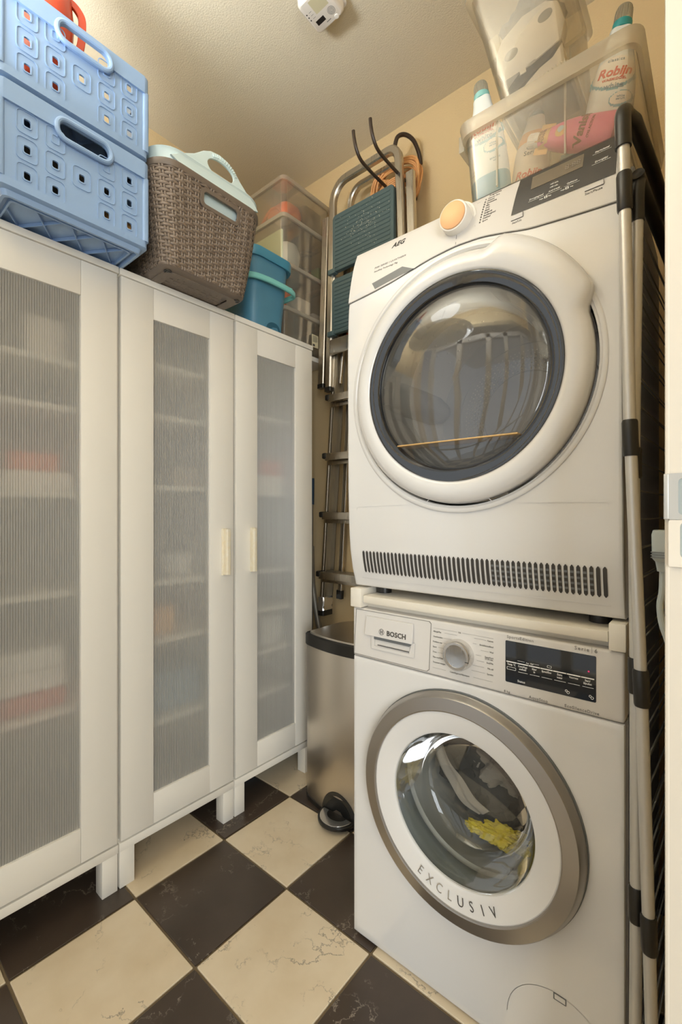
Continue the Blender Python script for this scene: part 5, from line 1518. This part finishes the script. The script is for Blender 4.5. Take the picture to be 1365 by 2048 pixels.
# plug and lead by the doorway
t = T('power_plug', 'grey mains plug with lead hanging beside the door frame', 'plug', (-.060, .752, 1.04))
b = B().loft([ring3(-.0605, .752, .0085, .013, .005, 1.026), ring3(-.0605, .752, .0115, .016, .005, 1.030), ring3(-.0605, .752, .0120, .017, .005, 1.062), ring3(-.0605, .752, .0105, .015, .004, 1.068)])
t.part('body', b, M['plugg'])
t.part('strain_relief', B().loft([ring3(-.0605, .752, .0065, .007, .004, 1.012), ring3(-.0605, .752, .0085, .010, .004, 1.027)]), M['plugg'])
b = B()
for z in (1.031, 1.0345, 1.038): b.box(-.0728, -.0482, .7345, .7695, z, z + .0013)
t.part('grip_lines', b, M['greygrip'])
t.part('prong_block', B().box(-.0500, -.0405, .742, .762, 1.042, 1.060, .002), M['plugg'])
t.part('lead', B().tube(smooth_path([(-.0605, .752, 1.016), (-.0615, .752, .985), (-.0640, .752, .965), (-.0615, .752, .94), (-.054, .753, .91), (-.050, .755, .85), (-.052, .76, .60), (-.056, .77, .20), (-.058, .80, .008)], 6), .0042, 10), M['plugg'])

# ------------------------------------------------------------------ carbon monoxide alarm on the ceiling
DX, DY = -.958, 1.040
t = T('gas_alarm', 'white square gas alarm with small display on the ceiling', 'alarm', (DX, DY, ZC))
hs = .055
t.part('mount', B().loft([ring3(DX + .004, DY, hs + .004, hs + .004, .014, ZC - .001), ring3(DX + .004, DY, hs + .004, hs + .004, .014, ZC - .014)]), M['detector'])
t.part('body', B().loft([ring3(DX, DY, hs, hs, .014, ZC - .010), ring3(DX, DY, hs, hs, .014, ZC - .030), ring3(DX, DY, hs - .003, hs - .003, .014, ZC - .037), ring3(DX, DY, hs - .007, hs - .007, .012, ZC - .040)]), M['detector'])
fd = lambda u, v, w: (u, v, ZC - .0401 - w)
b = B()
for r_ in (.0035, .0065, .0095, .0125):
    b.plate(circle(-.932, 1.060, r_, 28), [circle(-.932, 1.060, r_ - .0012, 28)], fd, .0006)
t.part('sounder', b, M['greygrip'])
t.part('display', B().plate([(-.958, 1.056), (-.993, 1.047), (-.997, 1.060), (-.962, 1.069)] if False else [(-.961, 1.054), (-.993, 1.054), (-.993, 1.069), (-.961, 1.069)], [], fd, .0008), M['lcd'] if False else M['darkglass'])
t.part('sticker', B().plate([(-.975, .998), (-.925, .998), (-.925, 1.040), (-.975, 1.040)], [], fd, .0004), M['detlabel'])
b = B()
for y in (1.022, 1.032, 1.042): b.plate(circle(-1.001, y, .0022, 12), [], fd, .0006)
t.part('indicator_light', b, M['black'])
t.part('test_button', B().lathe([(.0075, 0), (.0065, -.002), (.0005, -.0024)], (-.930, 1.084, ZC - .0398), 'Z', 24), M['white'])
b = B()
for i in range(4): b.box(-.990 + i * .012, -.984 + i * .012, DY - hs - .0004, DY - hs + .001, ZC - .026, ZC - .022)
for i in range(3): b.box(DX + hs - .001, DX + hs + .0004, 1.01 + i * .018, 1.02 + i * .018, ZC - .026, ZC - .022)
t.part('vent_slot', b, M['greygrip'], kind='stuff')
b = B()
for i in range(3): b.plate([(-.992, 1.0215 + i * .010), (-.982, 1.0215 + i * .010), (-.982, 1.0228 + i * .010), (-.992, 1.0228 + i * .010)], [], fd, .0004)
b.plate([(-.965, 1.076), (-.948, 1.076), (-.948, 1.0785), (-.965, 1.0785)], [], fd, .0004)
b.plate(circle(-.935, 1.012, .006, 20), [circle(-.935, 1.012, .0048, 20)], lambda u, v, w: (u, v, ZC - .0406 - w), .0004)
t.part('printed_text', b, M['printgrey'], kind='stuff')
